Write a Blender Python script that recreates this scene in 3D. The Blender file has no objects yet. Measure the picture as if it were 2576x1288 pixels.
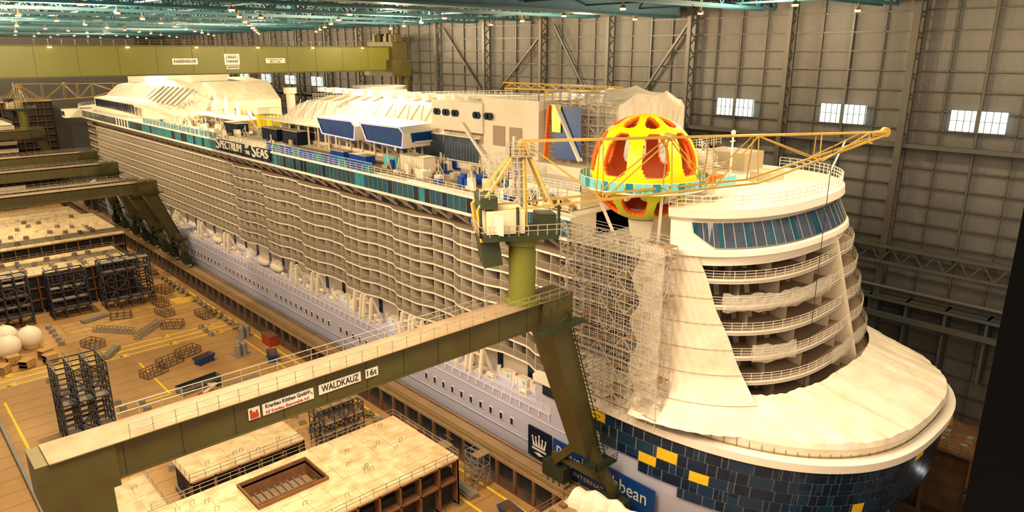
import bpy, math, random
from mathutils import Vector
R=random.Random(7)
SC=bpy.context.scene; COL=SC.collection
SC.view_settings.view_transform='Standard'
for lk in('Medium High Contrast','None'):
    try:
        SC.view_settings.look=lk; break
    except Exception: pass

# ---------------------------------------------------------------- materials
def mat(name,c,rough=.6,metal=0.,c2=None,scale=.4,amt=.5,emis=0,alpha=1,bump=0,wave=None,stretch=None):
    m=bpy.data.materials.new(name); m.use_nodes=True; nt=m.node_tree; N=nt.nodes; L=nt.links
    b=N["Principled BSDF"]
    b.inputs["Roughness"].default_value=rough; b.inputs["Metallic"].default_value=metal
    c=tuple(c)+(1,)
    if c2 is None: c2=tuple(v*.8 for v in c[:3])
    c2=tuple(c2)+(1,)
    tc=N.new("ShaderNodeTexCoord"); nz=N.new("ShaderNodeTexNoise"); nz.inputs["Scale"].default_value=scale
    nz.inputs["Detail"].default_value=6
    src=tc.outputs["Object"]
    if stretch:
        mp=N.new("ShaderNodeMapping"); mp.inputs["Scale"].default_value=stretch
        L.new(src,mp.inputs[0]); src=mp.outputs[0]
    L.new(src,nz.inputs["Vector"])
    rp=N.new("ShaderNodeValToRGB"); rp.color_ramp.elements[0].position=.5-.25; rp.color_ramp.elements[1].position=.5+.3
    rp.color_ramp.elements[0].color=c; rp.color_ramp.elements[1].color=tuple(c[i]*(1-amt)+c2[i]*amt for i in range(3))+(1,)
    L.new(nz.outputs["Fac"],rp.inputs[0]); L.new(rp.outputs[0],b.inputs["Base Color"])
    if emis:
        L.new(rp.outputs[0],b.inputs["Emission Color"]); b.inputs["Emission Strength"].default_value=emis
    if alpha<1: b.inputs["Alpha"].default_value=alpha
    if bump:
        bp=N.new("ShaderNodeBump"); bp.inputs["Strength"].default_value=bump; bp.inputs["Distance"].default_value=.3
        if wave:
            wv=N.new("ShaderNodeTexWave"); wv.bands_direction=wave[0]; wv.inputs["Scale"].default_value=wave[1]
            L.new(tc.outputs["Object"],wv.inputs["Vector"]); L.new(wv.outputs["Fac"],bp.inputs["Height"])
        else: L.new(nz.outputs["Fac"],bp.inputs["Height"])
        L.new(bp.outputs[0],b.inputs["Normal"])
    return m
M={}
def dm(k,*a,**w): M[k]=mat(k,*a,**w)
dm('white',(.86,.78,.65),.5,c2=(.72,.59,.42),scale=.15,amt=.7)
dm('tarp',(.88,.79,.66),.6,c2=(.72,.60,.44),scale=.35,amt=1,bump=.9)
dm('deckcream',(.80,.66,.44),.6,c2=(.52,.33,.15),scale=.6,amt=1)
dm('hull',(.50,.50,.62),.4,c2=(.42,.41,.52),scale=.1)
dm('lav',(.64,.62,.84),.5,c2=(.54,.52,.74),scale=.3)
dm('cabin',(.08,.11,.16),.22,c2=(.15,.13,.11),scale=.6,amt=1)
dm('cabinb',(.17,.10,.055),.4,c2=(.26,.16,.09),scale=.6,amt=1)
dm('cabinw',(.62,.55,.45),.5)
dm('rail',(.42,.36,.28),.3,alpha=.28)
dm('sheet',(.85,.78,.66),.3,alpha=.45,bump=.8,scale=1.5)
dm('net',(.72,.66,.55),.6,alpha=.36,scale=1.2,bump=.8)
dm('railw',(.85,.8,.7),.5)
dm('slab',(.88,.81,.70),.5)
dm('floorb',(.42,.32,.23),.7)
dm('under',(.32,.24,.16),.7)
dm('glassb',(.02,.07,.12),.12,c2=(.015,.13,.19),scale=.25,amt=1)
dm('glasst',(.03,.34,.42),.15,c2=(.02,.16,.28),scale=.3,amt=1)
dm('glassn',(.008,.02,.042),.15,c2=(.012,.035,.07),scale=.4,amt=1)
dm('glasss',(.006,.014,.036),.3,c2=(.01,.03,.075),scale=.3,amt=1)
dm('glassm',(.012,.035,.085),.3,c2=(.01,.05,.09),scale=.4,amt=1)
dm('glassg',(.09,.12,.17),.12,c2=(.04,.06,.10),scale=.5,amt=1)
dm('glassp',(.01,.05,.22),.15,c2=(.01,.08,.28),scale=.4,amt=1)
dm('mull',(.30,.24,.13),.5)
dm('mulb',(.26,.28,.27),.5)
dm('yel',(.98,.78,.01),.35,c2=(.95,.70,.01))
dm('amber',(.80,.52,.03),.4,c2=(.68,.40,.03),scale=2)
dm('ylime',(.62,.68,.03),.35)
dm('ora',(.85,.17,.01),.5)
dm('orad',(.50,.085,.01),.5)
dm('cyan',(.22,.62,.68),.2,c2=(.12,.48,.58))
dm('green',(.095,.088,.03),.5,c2=(.075,.055,.02),scale=.4,amt=1)
dm('greeny',(.17,.17,.028),.45,c2=(.11,.12,.025),scale=.1)
dm('dgreen',(.035,.045,.022),.5)
dm('jib',(.46,.30,.065),.45,c2=(.30,.20,.06),scale=.3)
dm('walk',(.36,.25,.15),.8,c2=(.24,.15,.08))
dm('cwalk',(.24,.165,.10),.8,c2=(.15,.10,.055),scale=.6,amt=1)
dm('steel',(.42,.38,.32),.4,.4)
dm('spole',(.50,.46,.40),.5)
dm('dark',(.03,.03,.03),.6)
dm('black',(.003,.003,.003),.9)
dm('brown',(.13,.075,.042),.8,c2=(.26,.14,.06),scale=.5,amt=1)
dm('rust',(.27,.13,.055),.8,c2=(.15,.075,.04),scale=1,amt=1)
dm('seam',(.42,.22,.10),.8)
dm('floor',(.56,.34,.14),.6,c2=(.36,.20,.075),scale=.12,amt=1,stretch=(1,.3,1))
dm('pit',(.10,.07,.045),.8,c2=(.05,.035,.025),scale=.2,amt=1)
dm('line',(1.,.70,.03),.6,c2=(.7,.42,.06),scale=1)
dm('wallp',(.30,.295,.285),.6,c2=(.21,.195,.18),scale=.06,amt=1,bump=.8,wave=('Y',2.2))
dm('post',(.08,.095,.095),.5,c2=(.11,.085,.06),scale=.2,amt=1)
dm('tealb',(.05,.145,.185),.5,c2=(.03,.09,.12),scale=.2)
dm('ceil',(.03,.13,.18),.6,c2=(.02,.08,.12),scale=.05,amt=1)
dm('lblue',(.26,.42,.52),.5,c2=(.18,.31,.40),bump=.6,wave=('Z',2.))
dm('bluesc',(.035,.05,.09),.5,c2=(.09,.07,.05),scale=.7,amt=1)
dm('blue',(.02,.09,.42),.4)
dm('banner',(.012,.07,.27),.4)
dm('navy',(.005,.012,.04),.4)
dm('led',(.14,.16,.9),.3,emis=.8)
dm('wood',(.55,.33,.12),.7,c2=(.35,.2,.08),scale=2)
dm('redm',(.40,.06,.02),.5)
dm('win',(.80,1.,.95),.3,c2=(.75,.98,.92),emis=1.5)
dm('bulb',(1,.58,.16),.3,emis=6)
dm('bulbw',(.9,.95,1),.3,emis=40)
dm('sign',(.72,.69,.62),.5)
dm('ink',(.01,.01,.01),.6)
dm('gray',(.3,.28,.26),.6,c2=(.2,.18,.16),scale=.6)
dm('cab',(.55,.46,.32),.5)
dm('pool',(.03,.2,.75),.3)

# ---------------------------------------------------------------- mesh builder
class MB:
    def __init__(s): s.v=[];s.f=[];s.m=[]
    def add(s,vs,fs,m=0):
        o=len(s.v); s.v+= [tuple(p) for p in vs]
        for f in fs: s.f.append(tuple(i+o for i in f)); s.m.append(m)
        return s
    def quad(s,a,b,c,d,m=0): return s.add([a,b,c,d],[(0,1,2,3)],m)
    def box(s,x0,y0,z0,x1,y1,z1,m=0):
        return s.add([(x0,y0,z0),(x1,y0,z0),(x1,y1,z0),(x0,y1,z0),(x0,y0,z1),(x1,y0,z1),(x1,y1,z1),(x0,y1,z1)],
          [(0,3,2,1),(4,5,6,7),(0,1,5,4),(1,2,6,5),(2,3,7,6),(3,0,4,7)],m)
    def beam(s,p,q,w,h=None,m=0,w2=None,h2=None):
        h=h or w; w2=w2 or w; h2=h2 or h
        p=Vector(p);q=Vector(q); d=(q-p)
        if d.length<1e-6: return s
        d.normalize(); up=Vector((0,0,1)) if abs(d.z)<.95 else Vector((0,1,0))
        a=d.cross(up).normalized(); b=a.cross(d).normalized()
        vs=[]
        for c,ww,hh in((p,w,h),(q,w2,h2)):
            for i,j in((-1,-1),(1,-1),(1,1),(-1,1)): vs.append(c+a*(i*ww/2)+b*(j*hh/2))
        return s.add(vs,[(3,2,1,0),(4,5,6,7),(0,1,5,4),(1,2,6,5),(2,3,7,6),(3,0,4,7)],m)
    def cyl(s,p,q,r,r2=None,n=12,m=0):
        r2=r if r2 is None else r2
        p=Vector(p);q=Vector(q);d=(q-p).normalized(); up=Vector((0,0,1)) if abs(d.z)<.95 else Vector((0,1,0))
        a=d.cross(up).normalized(); b=a.cross(d).normalized(); vs=[]
        for c,rr in((p,r),(q,r2)):
            for i in range(n):
                t=2*math.pi*i/n; vs.append(c+a*(rr*math.cos(t))+b*(rr*math.sin(t)))
        fs=[(i,(i+1)%n,n+(i+1)%n,n+i) for i in range(n)]+[tuple(range(n))[::-1],tuple(range(n,2*n))]
        return s.add(vs,fs,m)
    def prism(s,poly,z0,z1,m=0):
        n=len(poly); vs=[(x,y,z0) for x,y in poly]+[(x,y,z1) for x,y in poly]
        return s.add(vs,[(i,(i+1)%n,n+(i+1)%n,n+i) for i in range(n)]+[tuple(range(n))[::-1],tuple(range(n,2*n))],m)
    def sph(s,c,r,n=16,k=10,m=0,sz=1):
        vs=[];fs=[]
        for j in range(k+1):
            ph=math.pi*j/k
            for i in range(n):
                t=2*math.pi*i/n; vs.append((c[0]+r*math.sin(ph)*math.cos(t),c[1]+r*math.sin(ph)*math.sin(t),c[2]+r*sz*math.cos(ph)))
        for j in range(k):
            for i in range(n): fs.append((j*n+i,(j+1)*n+i,(j+1)*n+(i+1)%n,j*n+(i+1)%n))
        return s.add(vs,fs,m)
    def strip(s,A,B,m=0,close=False):
        n=len(A); vs=list(A)+list(B); k=n if close else n-1
        return s.add(vs,[(i,(i+1)%n,n+(i+1)%n,n+i) for i in range(k)],m)
    def slab(s,A,B,z0,z1,m=0,mu=None,mt=None):
        mu=m if mu is None else mu
        s.strip([(x,y,z1) for x,y in A],[(x,y,z1) for x,y in B],m if mt is None else mt)
        s.strip([(x,y,z0) for x,y in A],[(x,y,z0) for x,y in B],mu)
        s.strip([(x,y,z0) for x,y in A],[(x,y,z1) for x,y in A],m)
        s.strip([(x,y,z0) for x,y in B],[(x,y,z1) for x,y in B],m); return s
    def rail(s,pts,h=1.1,step=2.,nr=2,w=.06,m=0):
        for p,q in zip(pts[:-1],pts[1:]):
            p=Vector(p);q=Vector(q);L=(q-p).length
            if L<1e-4: continue
            for k in range(nr): s.beam(p+Vector((0,0,h*(k+1)/nr)),q+Vector((0,0,h*(k+1)/nr)),w,m=m)
            n=max(1,int(round(L/step)))
            for i in range(n): 
                a=p+(q-p)*(i/n); s.beam(a,a+Vector((0,0,h)),w,m=m)
        e=Vector(pts[-1]); s.beam(e,e+Vector((0,0,h)),w,m=m); return s
    def obj(s,name,mats,parent=None,loc=None,smooth=False,**kw):
        base=Vector(WL[parent.name]) if parent and loc is None else Vector(loc or (0,0,0))
        me=bpy.data.meshes.new(name)
        me.from_pydata([(x-base.x,y-base.y,z-base.z) for x,y,z in s.v],[],s.f)
        for k in(mats if isinstance(mats,(list,tuple)) else [mats]): me.materials.append(M[k])
        me.polygons.foreach_set("material_index",s.m)
        if smooth: me.polygons.foreach_set("use_smooth",[True]*len(s.f))
        me.update()
        o=bpy.data.objects.new(name,me); COL.objects.link(o); WL[o.name]=tuple(base)
        if parent: o.parent=parent; o.location=base-Vector(WL[parent.name])
        else: o.location=base
        for k,v in kw.items(): o[k]=v
        return o
WL={}
def thing(name,loc,label,cat,group=None):
    o=bpy.data.objects.new(name,None); COL.objects.link(o); o.location=loc; o.empty_display_size=.5
    WL[o.name]=tuple(loc); o["label"]=label;o["category"]=cat
    if group:o["group"]=group
    return o
def cp(o,loc,rz=0,par=None,**kw):
    n=o.copy(); COL.objects.link(n); n.parent=par
    if par is None: n.location=loc; n.rotation_euler=(0,0,rz)
    for c in o.children: cp(c,None,0,n)
    for k,v in kw.items(): n[k]=v
    WL[n.name]=tuple(n.location)
    return n
def text(s,loc,rot,size,mk,parent,width=None,ext=.03,name="lettering"):
    c=bpy.data.curves.new("tmp",'FONT'); c.body=s; c.size=size; c.extrude=ext; c.align_x='CENTER'; c.align_y='CENTER'
    t=bpy.data.objects.new("tmp",c); COL.objects.link(t)
    bpy.context.view_layer.update(); dg=bpy.context.evaluated_depsgraph_get()
    me=bpy.data.meshes.new_from_object(t.evaluated_get(dg)); bpy.data.objects.remove(t)
    me.name=name; me.materials.clear(); me.materials.append(M[mk])
    xs=[v.co.x for v in me.vertices]; w=max(xs)-min(xs); mx=(max(xs)+min(xs))/2
    f=(width/w) if width else 1
    for v in me.vertices: v.co.x=(v.co.x-mx)*f
    o=bpy.data.objects.new(name,me); COL.objects.link(o)
    o.parent=parent; o.location=Vector(loc)-Vector(WL[parent.name]); o.rotation_euler=rot
    WL[o.name]=tuple(loc)
    return o
RX=(math.pi/2,0,0); RS=(math.pi/2,0,-math.pi/2)
def sg(v,p): return math.copysign(abs(v)**p,v)

# ---------------------------------------------------------------- camera
cd=bpy.data.cameras.new("camera"); cam=bpy.data.objects.new("camera",cd); COL.objects.link(cam)
cd.sensor_width=36; cd.lens=36*1797/2576; cd.clip_start=.05; cd.clip_end=2000
cam.location=(0,0,62); cam.rotation_euler=(math.radians(90-16.02),0,math.radians(-42.9)); SC.camera=cam

# ---------------------------------------------------------------- room
def struct(mb,name,mats): return mb.obj(name,mats,kind="structure")
struct(MB().box(-40,-30,-1,61.6,450,0),"floor",['floor'])
struct(MB().box(61.6,-30,-10,118,450,-9),"floor_dock",['pit'])
struct(MB().box(118,-30,-10,131,450,1.5),"floor_quay",['brown'])
struct(MB().box(130,-30,-10,131,450,76),"wall_right",['wallp'])
struct(MB().box(-40,449,-10,131,450,76),"wall_far",['wallp'])
struct(MB().box(-40,-30,75,131,450,76),"ceiling",['ceil'])
tn=[0]
def trim(mb,mats):
    tn[0]+=1; return struct(mb,"trim_%d"%tn[0],mats)
g=MB(); g.box(61.8,-30,3.9,65.6,330,4.4,0); g.box(65.2,-30,-9,65.6,330,3.9,1)
for i in range(90):
    y=-20+i*3.9; g.box(61.8,y,0,62.2,y+.5,3.9,1)
g.box(63.5,-30,0,63.9,330,3.9,2)
trim(g,['walk','brown','dark'])
g=MB(); 
for x in(62.3,62.9,64.9): g.box(x,-30,4.4,x+.15,330,4.6,0)
g.rail([(61.9,-20,4.4),(61.9,330,4.4)],1.0,4,2,.07,1); trim(g,['brown','jib'])
for k in range(-1,20):
    y=43.5+21*k; c=MB(); b=.55 if k==0 else .42
    c.box(127.6,y-b,1.5,128.1,y+b,75); c.box(129.4,y-b,1.5,129.9,y+b,75)
    z=2
    while z<73:
        c.beam((127.8,y-.2,z),(129.6,y-.2,z+1.6),.18); c.beam((129.6,y-.2,z+1.6),(127.8,y-.2,z+3.2),.18); z+=3.2
    trim(c,['post'])
    p=MB(); p.box(129.5,y+10.3,1.5,129.9,y+10.6,75); p.box(129.6,y+5.15,1.5,129.9,y+5.3,75);p.box(129.6,y+15.6,1.5,129.9,y+15.75,75); trim(p,['post'])
g=MB(); z=3
while z<74: g.box(129.6,-30,z,129.95,449,z+.2); z+=3.1
trim(g,['post'])
g=MB()
for (a,b,c,d) in((86,68,104,44),(107,44,124,68),(128,66,146,50),(149,50,167,68)): g.beam((128.9,a,b),(128.9,c,d),.45)
trim(g,['post'])
g=MB()
g.box(126.4,-30,29.7,127,449,30.1); g.box(126.4,-30,27,127,449,27.4); g.box(128.3,-30,29.4,129,449,30)
for i in range(140):
    y=-28+i*3.4; g.beam((126.7,y,27.3),(126.7,y+1.7,29.8),.2); g.beam((126.7,y+1.7,29.8),(126.7,y+3.4,27.3),.2)
g.box(126.5,-30,20.5,129.9,449,21.0); g.box(126.2,-30,17.5,126.8,449,18.4); g.cyl((126.3,-30,23),(126.3,449,23),.3)
for i in range(80): g.box(127,-28+i*6,10,129.9,-27.6+i*6,21)
trim(g,['post'])
trim(MB().box(128.2,-30,46.6,129.2,449,47.3),['post'])
wn=0
for k in range(-1,19):
    y=43.5+21*k+10.4
    if k==-1:y=33
    if 85<y<235: continue
    wn+=1; w=MB()
    w.box(129.2,y-3.9,49.8,129.5,y+3.9,53,0)
    for i in range(9): w.box(129.05,y-3.95+i*.975,49.7,129.25,y-3.87+i*.975,53.1,1)
    for zz in(49.7,51.4,53.05): w.box(129.05,y-3.95,zz,129.25,y+3.95,zz+.08,1)
    w.box(129.0,y-.3,49.7,129.3,y+.3,53.1,1)
    struct(w,"window_%d"%wn,['win','post'])
def truss():
    t=MB(); x0,x1=-40,128
    for y in(-1.2,1.2):
        t.box(x0,y-.2,.0,x1,y+.2,.5); t.box(x0,y-.2,5,x1,y+.2,5.5)
        n=28; dx=(x1-x0)/n
        for i in range(n):
            x=x0+i*dx; t.beam((x,y,.3),(x+dx/2,y,5.2),.28); t.beam((x+dx/2,y,5.2),(x+dx,y,.3),.28)
    n=28; dx=(x1-x0)/n
    for i in range(n): t.beam((x0+i*dx,-1.2,.3),(x0+(i+1)*dx,1.2,.3),.15); t.beam((x0+i*dx,-1.2,.3),(x0+i*dx,1.2,.3),.2)
    return t
t0=truss().obj("roof_truss",['tealb'],loc=(0,0,0),label="teal steel lattice truss spanning under the hall roof",category="roof truss",group="teal roof trusses")
t0.location=(0,111,69)
for i in range(1,17): cp(t0,(0,111+21*i,69))
for y in(48,69): cp(t0,(0,y,69))
g=MB()
for x in range(-20,130,15): g.box(x,30,73.6,x+.5,449,74.4); g.box(x,30,69.6,x+.25,449,69.9)
trim(g,['tealb'])
g=MB(); g.box(-40,88.5,68.6,128,89,73.6,0); g.box(-40,87.6,68.4,128,91.4,68.8,1); g.box(-40,87.6,73,128,91.4,73.6,1); g.box(-40,91,68.6,128,91.4,73.6,0)
g.obj("roof_girder",['lblue','tealb'],label="light blue ribbed steel girder spanning under the roof",category="roof girder")
lt=thing("high_bay_lamp",(60,132,67.9),"hanging high bay lamp glowing warm under the roof truss","lamp","high bay lamps under the roof")
MB().cyl((60,132,68.4),(60,132,67.95),.2,.6,12).cyl((60,132,69),(60,132,68.4),.1,n=6).obj("lamp_shade",['walk'],lt)
MB().cyl((60,132,67.94),(60,132,67.7),.42,n=12).obj("bulb",['bulb'],lt)
for j,y in enumerate(range(48,400,21)):
    for i,x in enumerate(range(-4,120,20)):
        xx=x+(j%2)*10
        if (xx,y)!=(60,132) and xx<122 and (y>90 or xx>85): cp(lt,(xx,y,67.9))

# ---------------------------------------------------------------- lights
def point(x,y,z,p,r=.45,col=(1,.76,.47)):
    l=bpy.data.lights.new("hall_lamp",'POINT'); l.energy=p; l.color=col; l.shadow_soft_size=r
    o=bpy.data.objects.new("hall_lamp",l); COL.objects.link(o); o.location=(x,y,z)
def area(x,y,z,sx,sy,p,col=(1,.80,.55),rot=(0,0,0)):
    l=bpy.data.lights.new("hall_light",'AREA'); l.shape='RECTANGLE'; l.size=sx;l.size_y=sy;l.energy=p;l.color=col
    o=bpy.data.objects.new("hall_light",l); COL.objects.link(o); o.location=(x,y,z); o.rotation_euler=rot
for y in(132,195,258,342):
    for x in(30,88): point(x,y,66.6,76000 if x==30 else 52000)
point(112,62,66.4,18000,.4); point(112,100,66.4,18000,.4); point(112,160,66,18000,.4); point(112,22,66,14000,.4)
area(80,30,67,30,24,16000); area(20,50,67,40,36,72000); area(35,0,67,30,20,18000)
w=bpy.data.worlds.new("world"); SC.world=w; w.use_nodes=True
w.node_tree.nodes["Background"].inputs[0].default_value=(1,.80,.60,1); w.node_tree.nodes["Background"].inputs[1].default_value=.75

# ---------------------------------------------------------------- SHIP
ship=thing("cruise_ship",(89,180,-9),"white cruise ship under construction with stacked balconies in the dry dock","ship")
YE=300.; WA=.95
def wave(y):
    if y>172: return .8
    u=(y-44)%17.5
    if u<6: return 0
    if u<8.5: return WA*(u-6)/2.5
    if u<14: return WA
    return WA*(1-(u-14)/3.5)
def near(off,y0=44,wv=0,st=.7):
    n=int((YE-y0)/st); P=[]
    for i in range(n+1):
        y=y0+(YE-y0)*i/n; P.append((66+off+(wave(y)*wv),y))
    for i in range(1,21):
        t=i/20*math.pi/2; P.append((89-(23-off-.8*wv)*abs(math.cos(t))**(2/2.6),YE+(30-off)*math.sin(t)**(2/2.6)))
    return P
def stern(a,b,cx=90.1,cy=56,n=2.7,k=64,t0=180,t1=360):
    P=[]
    for i in range(k+1):
        t=math.radians(t0+(t1-t0)*i/k); P.append((cx+a*sg(math.cos(t),2/n),cy+b*sg(math.sin(t),2/n)))
    return P
def child(o0,loc):
    c=o0.copy(); COL.objects.link(c); c.location=Vector(loc)-Vector(WL[ship.name])
def copies(mb,name,mats,locs):
    o=mb.obj(name,mats,ship,loc=(0,0,0)); o.location=Vector(locs[0])-Vector(WL[ship.name])
    for l in locs[1:]: child(o,l)
h=MB(); prev=None
for z,db,da,bow in((-9,12,6,330),(-2,7,1.5,340),(4,3.5,.3,348),(9,1.4,0,352),(12.4,.8,0,356)):
    o=stern(24.1-da,34-db)
    ring=[(x,y,z) for x,y in o]+[(114-da,290,z),(105,325,z),(90.5,bow,z),(76,325,z),(66+da,290,z)]
    if prev: h.strip(prev,ring,0,True)
    prev=ring
h.add(prev,[tuple(range(len(prev)))],1)
h.obj("hull",['hull','lav'],ship)
ph=MB(); ph.box(65.9,-.35,-.6,66.02,.35,.6,0); ph.box(65.86,-.27,-.5,65.95,.27,.5,1)
copies(ph,"porthole",['slab','glassn'],[(0,71+i*2.4,8.2) for i in range(96) if i%12!=10])
h=MB()
for z in(10.6,6.4): h.box(65.88,60,z,66,300,z+.12)
h.obj("hull_strake",['lav'],ship)
h=MB(); A=near(-.15,63,0,3); B=near(5,63,0,3); h.slab(A,B,12.2,12.55,0)
h.obj("promenade_deck",['lav'],ship)
h=MB(); h.rail([(65.95,63+i*8,12.5) for i in range(30)],1.05,1.6,3,.05)
for i in range(118): h.box(65.72,63+i*2,11.5,65.86,63.15+i*2,12.3)
h.obj("promenade_railing",['railw'],ship)
h=MB(); A=near(5,63,0,1.4)
for i in range(len(A)-1):
    p,q=A[i],A[i+1]; m=1 if i%5 in(1,) else 0
    h.quad((*p,12.5),(*q,12.5),(*q,17.6),(*p,17.6),m)
h.obj("promenade_wall",['white','glassn'],ship)
dv=MB()
for s in(-1.2,1.2):
    dv.beam((69,s,12.5),(66.9,s,17.4),.55,.4,0,.4,.35); dv.beam((66.3,s,12.5),(66.9,s,17.3),.45,.5); dv.beam((66.2,s,12.6),(69.6,s,12.6),.5,.22)
dv.beam((67,-1.2,16),(67,1.2,16),.25); dv.cyl((68.3,-.7,13.2),(68.3,.7,13.2),.4)
copies(dv,"davit",['white'],[(0,y,0) for y in(64.5,80,83.5,96,99.5,112,115.5,132.5,142,179,197,215,233,250,268,285)])
lb=MB(); lb.sph((0,0,0),1,16,8,0,.62)
for v in range(len(lb.v)): x,y,z=lb.v[v]; lb.v[v]=(x*1.2,y*2.8,z*1.7)
lb.box(-.7,-1.3,.8,.7,1.1,1.4)
copies(lb,"lifeboat",['white'],[(67.9,y,13.9) for y in(153,160,188)])
db=MB(); db.box(-.6,-1,0,.6,1,1.3,0); db.box(-.62,-.7,.4,-.6,-.1,1,1); db.box(-.5,1.2,0,.5,1.9,1.0,0); db.cyl((0,2.4,0),(0,2.4,1.4),.35,n=10)
copies(db,"winch_locker",['white','cyan'],[(69.6,y,12.55) for y in(68,72,75.5,87.5,91,104,107.5,121,125,128,147,171,225)])
db=MB(); db.cyl((0,-.6,.5),(0,.6,.5),.4,n=12); db.box(-.4,-.8,0,.4,-.6,.9); db.box(-.4,.6,0,.4,.8,.9); db.beam((-.3,2.4,0),(.3,2.6,1.4),.15)
copies(db,"deck_winch",['white'],[(67.6,y,12.55) for y in(70,77.5,89,102,110,119,127,137,149,168,174,184,203,221)])

# balcony decks
DH=2.6; Z0=17.5; YB=48
for k in range(8):
    z=Z0+k*DH
    A=near(1.3,YB,1); B=near(5.2,YB,0)
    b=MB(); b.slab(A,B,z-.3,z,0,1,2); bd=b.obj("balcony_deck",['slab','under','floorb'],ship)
    if k==7: break
    b=MB(); C=near(1.38,YB,1)
    b.strip([(x,y,z) for x,y in C],[(x,y,z+1.0) for x,y in C],0)
    b.strip([(x,y,z+1.0) for x,y in C],[(x,y,z+1.07) for x,y in C],1)
    b.obj("balcony_railing",['rail','cab'],bd)
    b=MB(); B=near(4.0,YB,0)
    for i in range(len(B)-1):
        p,q=B[i],B[i+1]; m=1 if i%4==0 else 0
        b.quad((*p,z),(*q,z),(*q,z+DH-.3),(*p,z+DH-.3),m)
    b.obj("cabin_wall",['cabin','cabinw'],bd)
    b=MB(); n=len(A)
    for i in range(0,n-22,4):
        x,y=A[i]; b.box(x+.12,y-.07,z,70.0,y+.07,z+DH-.3)
    b.obj("balcony_divider",['cabinw'],bd,kind="stuff")
z=Z0+7*DH
h=MB(); B=near(4.4,YB,0,1.4)
for i in range(len(B)-1):
    p,q=B[i],B[i+1]; h.quad((*p,z),(*q,z),(*q,38.6),(*p,38.6),1 if i%3==0 else 0)
h.obj("upper_wall",['cabin','cabinw'],ship)
h=MB()
for y in range(60,298,5): h.beam((69.8,y,z+.1),(66.3,y+.01,38.4),.18,.35)
h.obj("overhang_strut",['slab'],ship,kind="stuff")
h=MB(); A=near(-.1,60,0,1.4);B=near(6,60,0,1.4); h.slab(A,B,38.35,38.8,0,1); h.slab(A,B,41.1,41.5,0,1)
h.box(67,46,38.1,79,60,38.4,0); h.quad((65.9,60,38.4),(78,60,38.4),(78,60,41.5),(65.9,60,41.5),0)
h.obj("upper_deck",['slab','under'],ship)
h=MB(); A=near(.05,60,0,1.5)
for i in range(len(A)-1):
    p,q=A[i],A[i+1]
    y=p[1]; r=R.random()
    m=2 if (176<y<240 and r<.7) or r<.08 else (0 if r<.7 else 1)
    if 246<y<262: m=4 if i%2 else 1
    h.quad((*p,38.8),(*q,38.8),(*q,41.1),(*p,41.1),m)
    h.box(p[0]-.08,p[1]-.05,38.8,p[0]+.02,p[1]+.05,41.1,3)
h.obj("window_band",['glassb','glassn','glasst','mull','slab'],ship)
h=MB(); A=near(.1,60,0,6)
h.rail([(x,y,41.5) for x,y in A],1.25,2,3,.06,0); h.obj("deck_railing",['railw'],ship)
for (ya,yb,hh,k3) in((107,150,43.2,3),(176,236,42.9,1)):
    h=MB(); P=[(x,y) for x,y in near(.3,ya,0,3) if y<yb]
    for i in range(len(P)-1): p,q=P[i],P[i+1]; h.quad((p[0],p[1],41.5),(q[0],q[1]-.3,41.5),(q[0],q[1]-.3,hh),(p[0],p[1],hh),1 if i%k3==0 else 0)
    h.strip([(x,y,hh) for x,y in P],[(x,y,hh+.08) for x,y in P],2)
    h.obj("wind_screen",['blue','glasst','railw'],ship)
h=MB(); h.box(71,48,17,112,60,38.1,0);h.box(79,48,38.1,106,60,44.6,0); h.box(71,60,17,112,300,41.45,0); h.prism([(71,300),(112,300),(104,322),(89,328),(74,320)],17,41.45,0)
h.obj("superstructure_core",['white'],ship)
h=MB(); h.box(67,60,41.5,111,300,41.62,0); h.box(67.5,62,41.6,74,150,41.68,1); h.obj("pool_deck",['white','walk'],ship)
h=MB(); h.box(65.7,146.5,39.3,65.9,176,41.8,0); ns=h.obj("name_board",['glassn'],ship)
text("S",(65.5,174.2,40.7),RS,3.9,'railw',ns,2.0,.12); text("PECTRUM",(65.5,166.6,40.6),RS,2.7,'railw',ns,12.0,.12)
text("S",(65.5,153.9,40.7),RS,3.9,'railw',ns,1.9,.12); text("EAS",(65.5,149.6,40.6),RS,2.7,'railw',ns,5.4,.12)
text("OF",(65.5,157.4,41.4),RS,1.2,'railw',ns,1.8,.12);text("THE",(65.5,157.4,40.1),RS,1.2,'railw',ns,2.4,.12)

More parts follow.
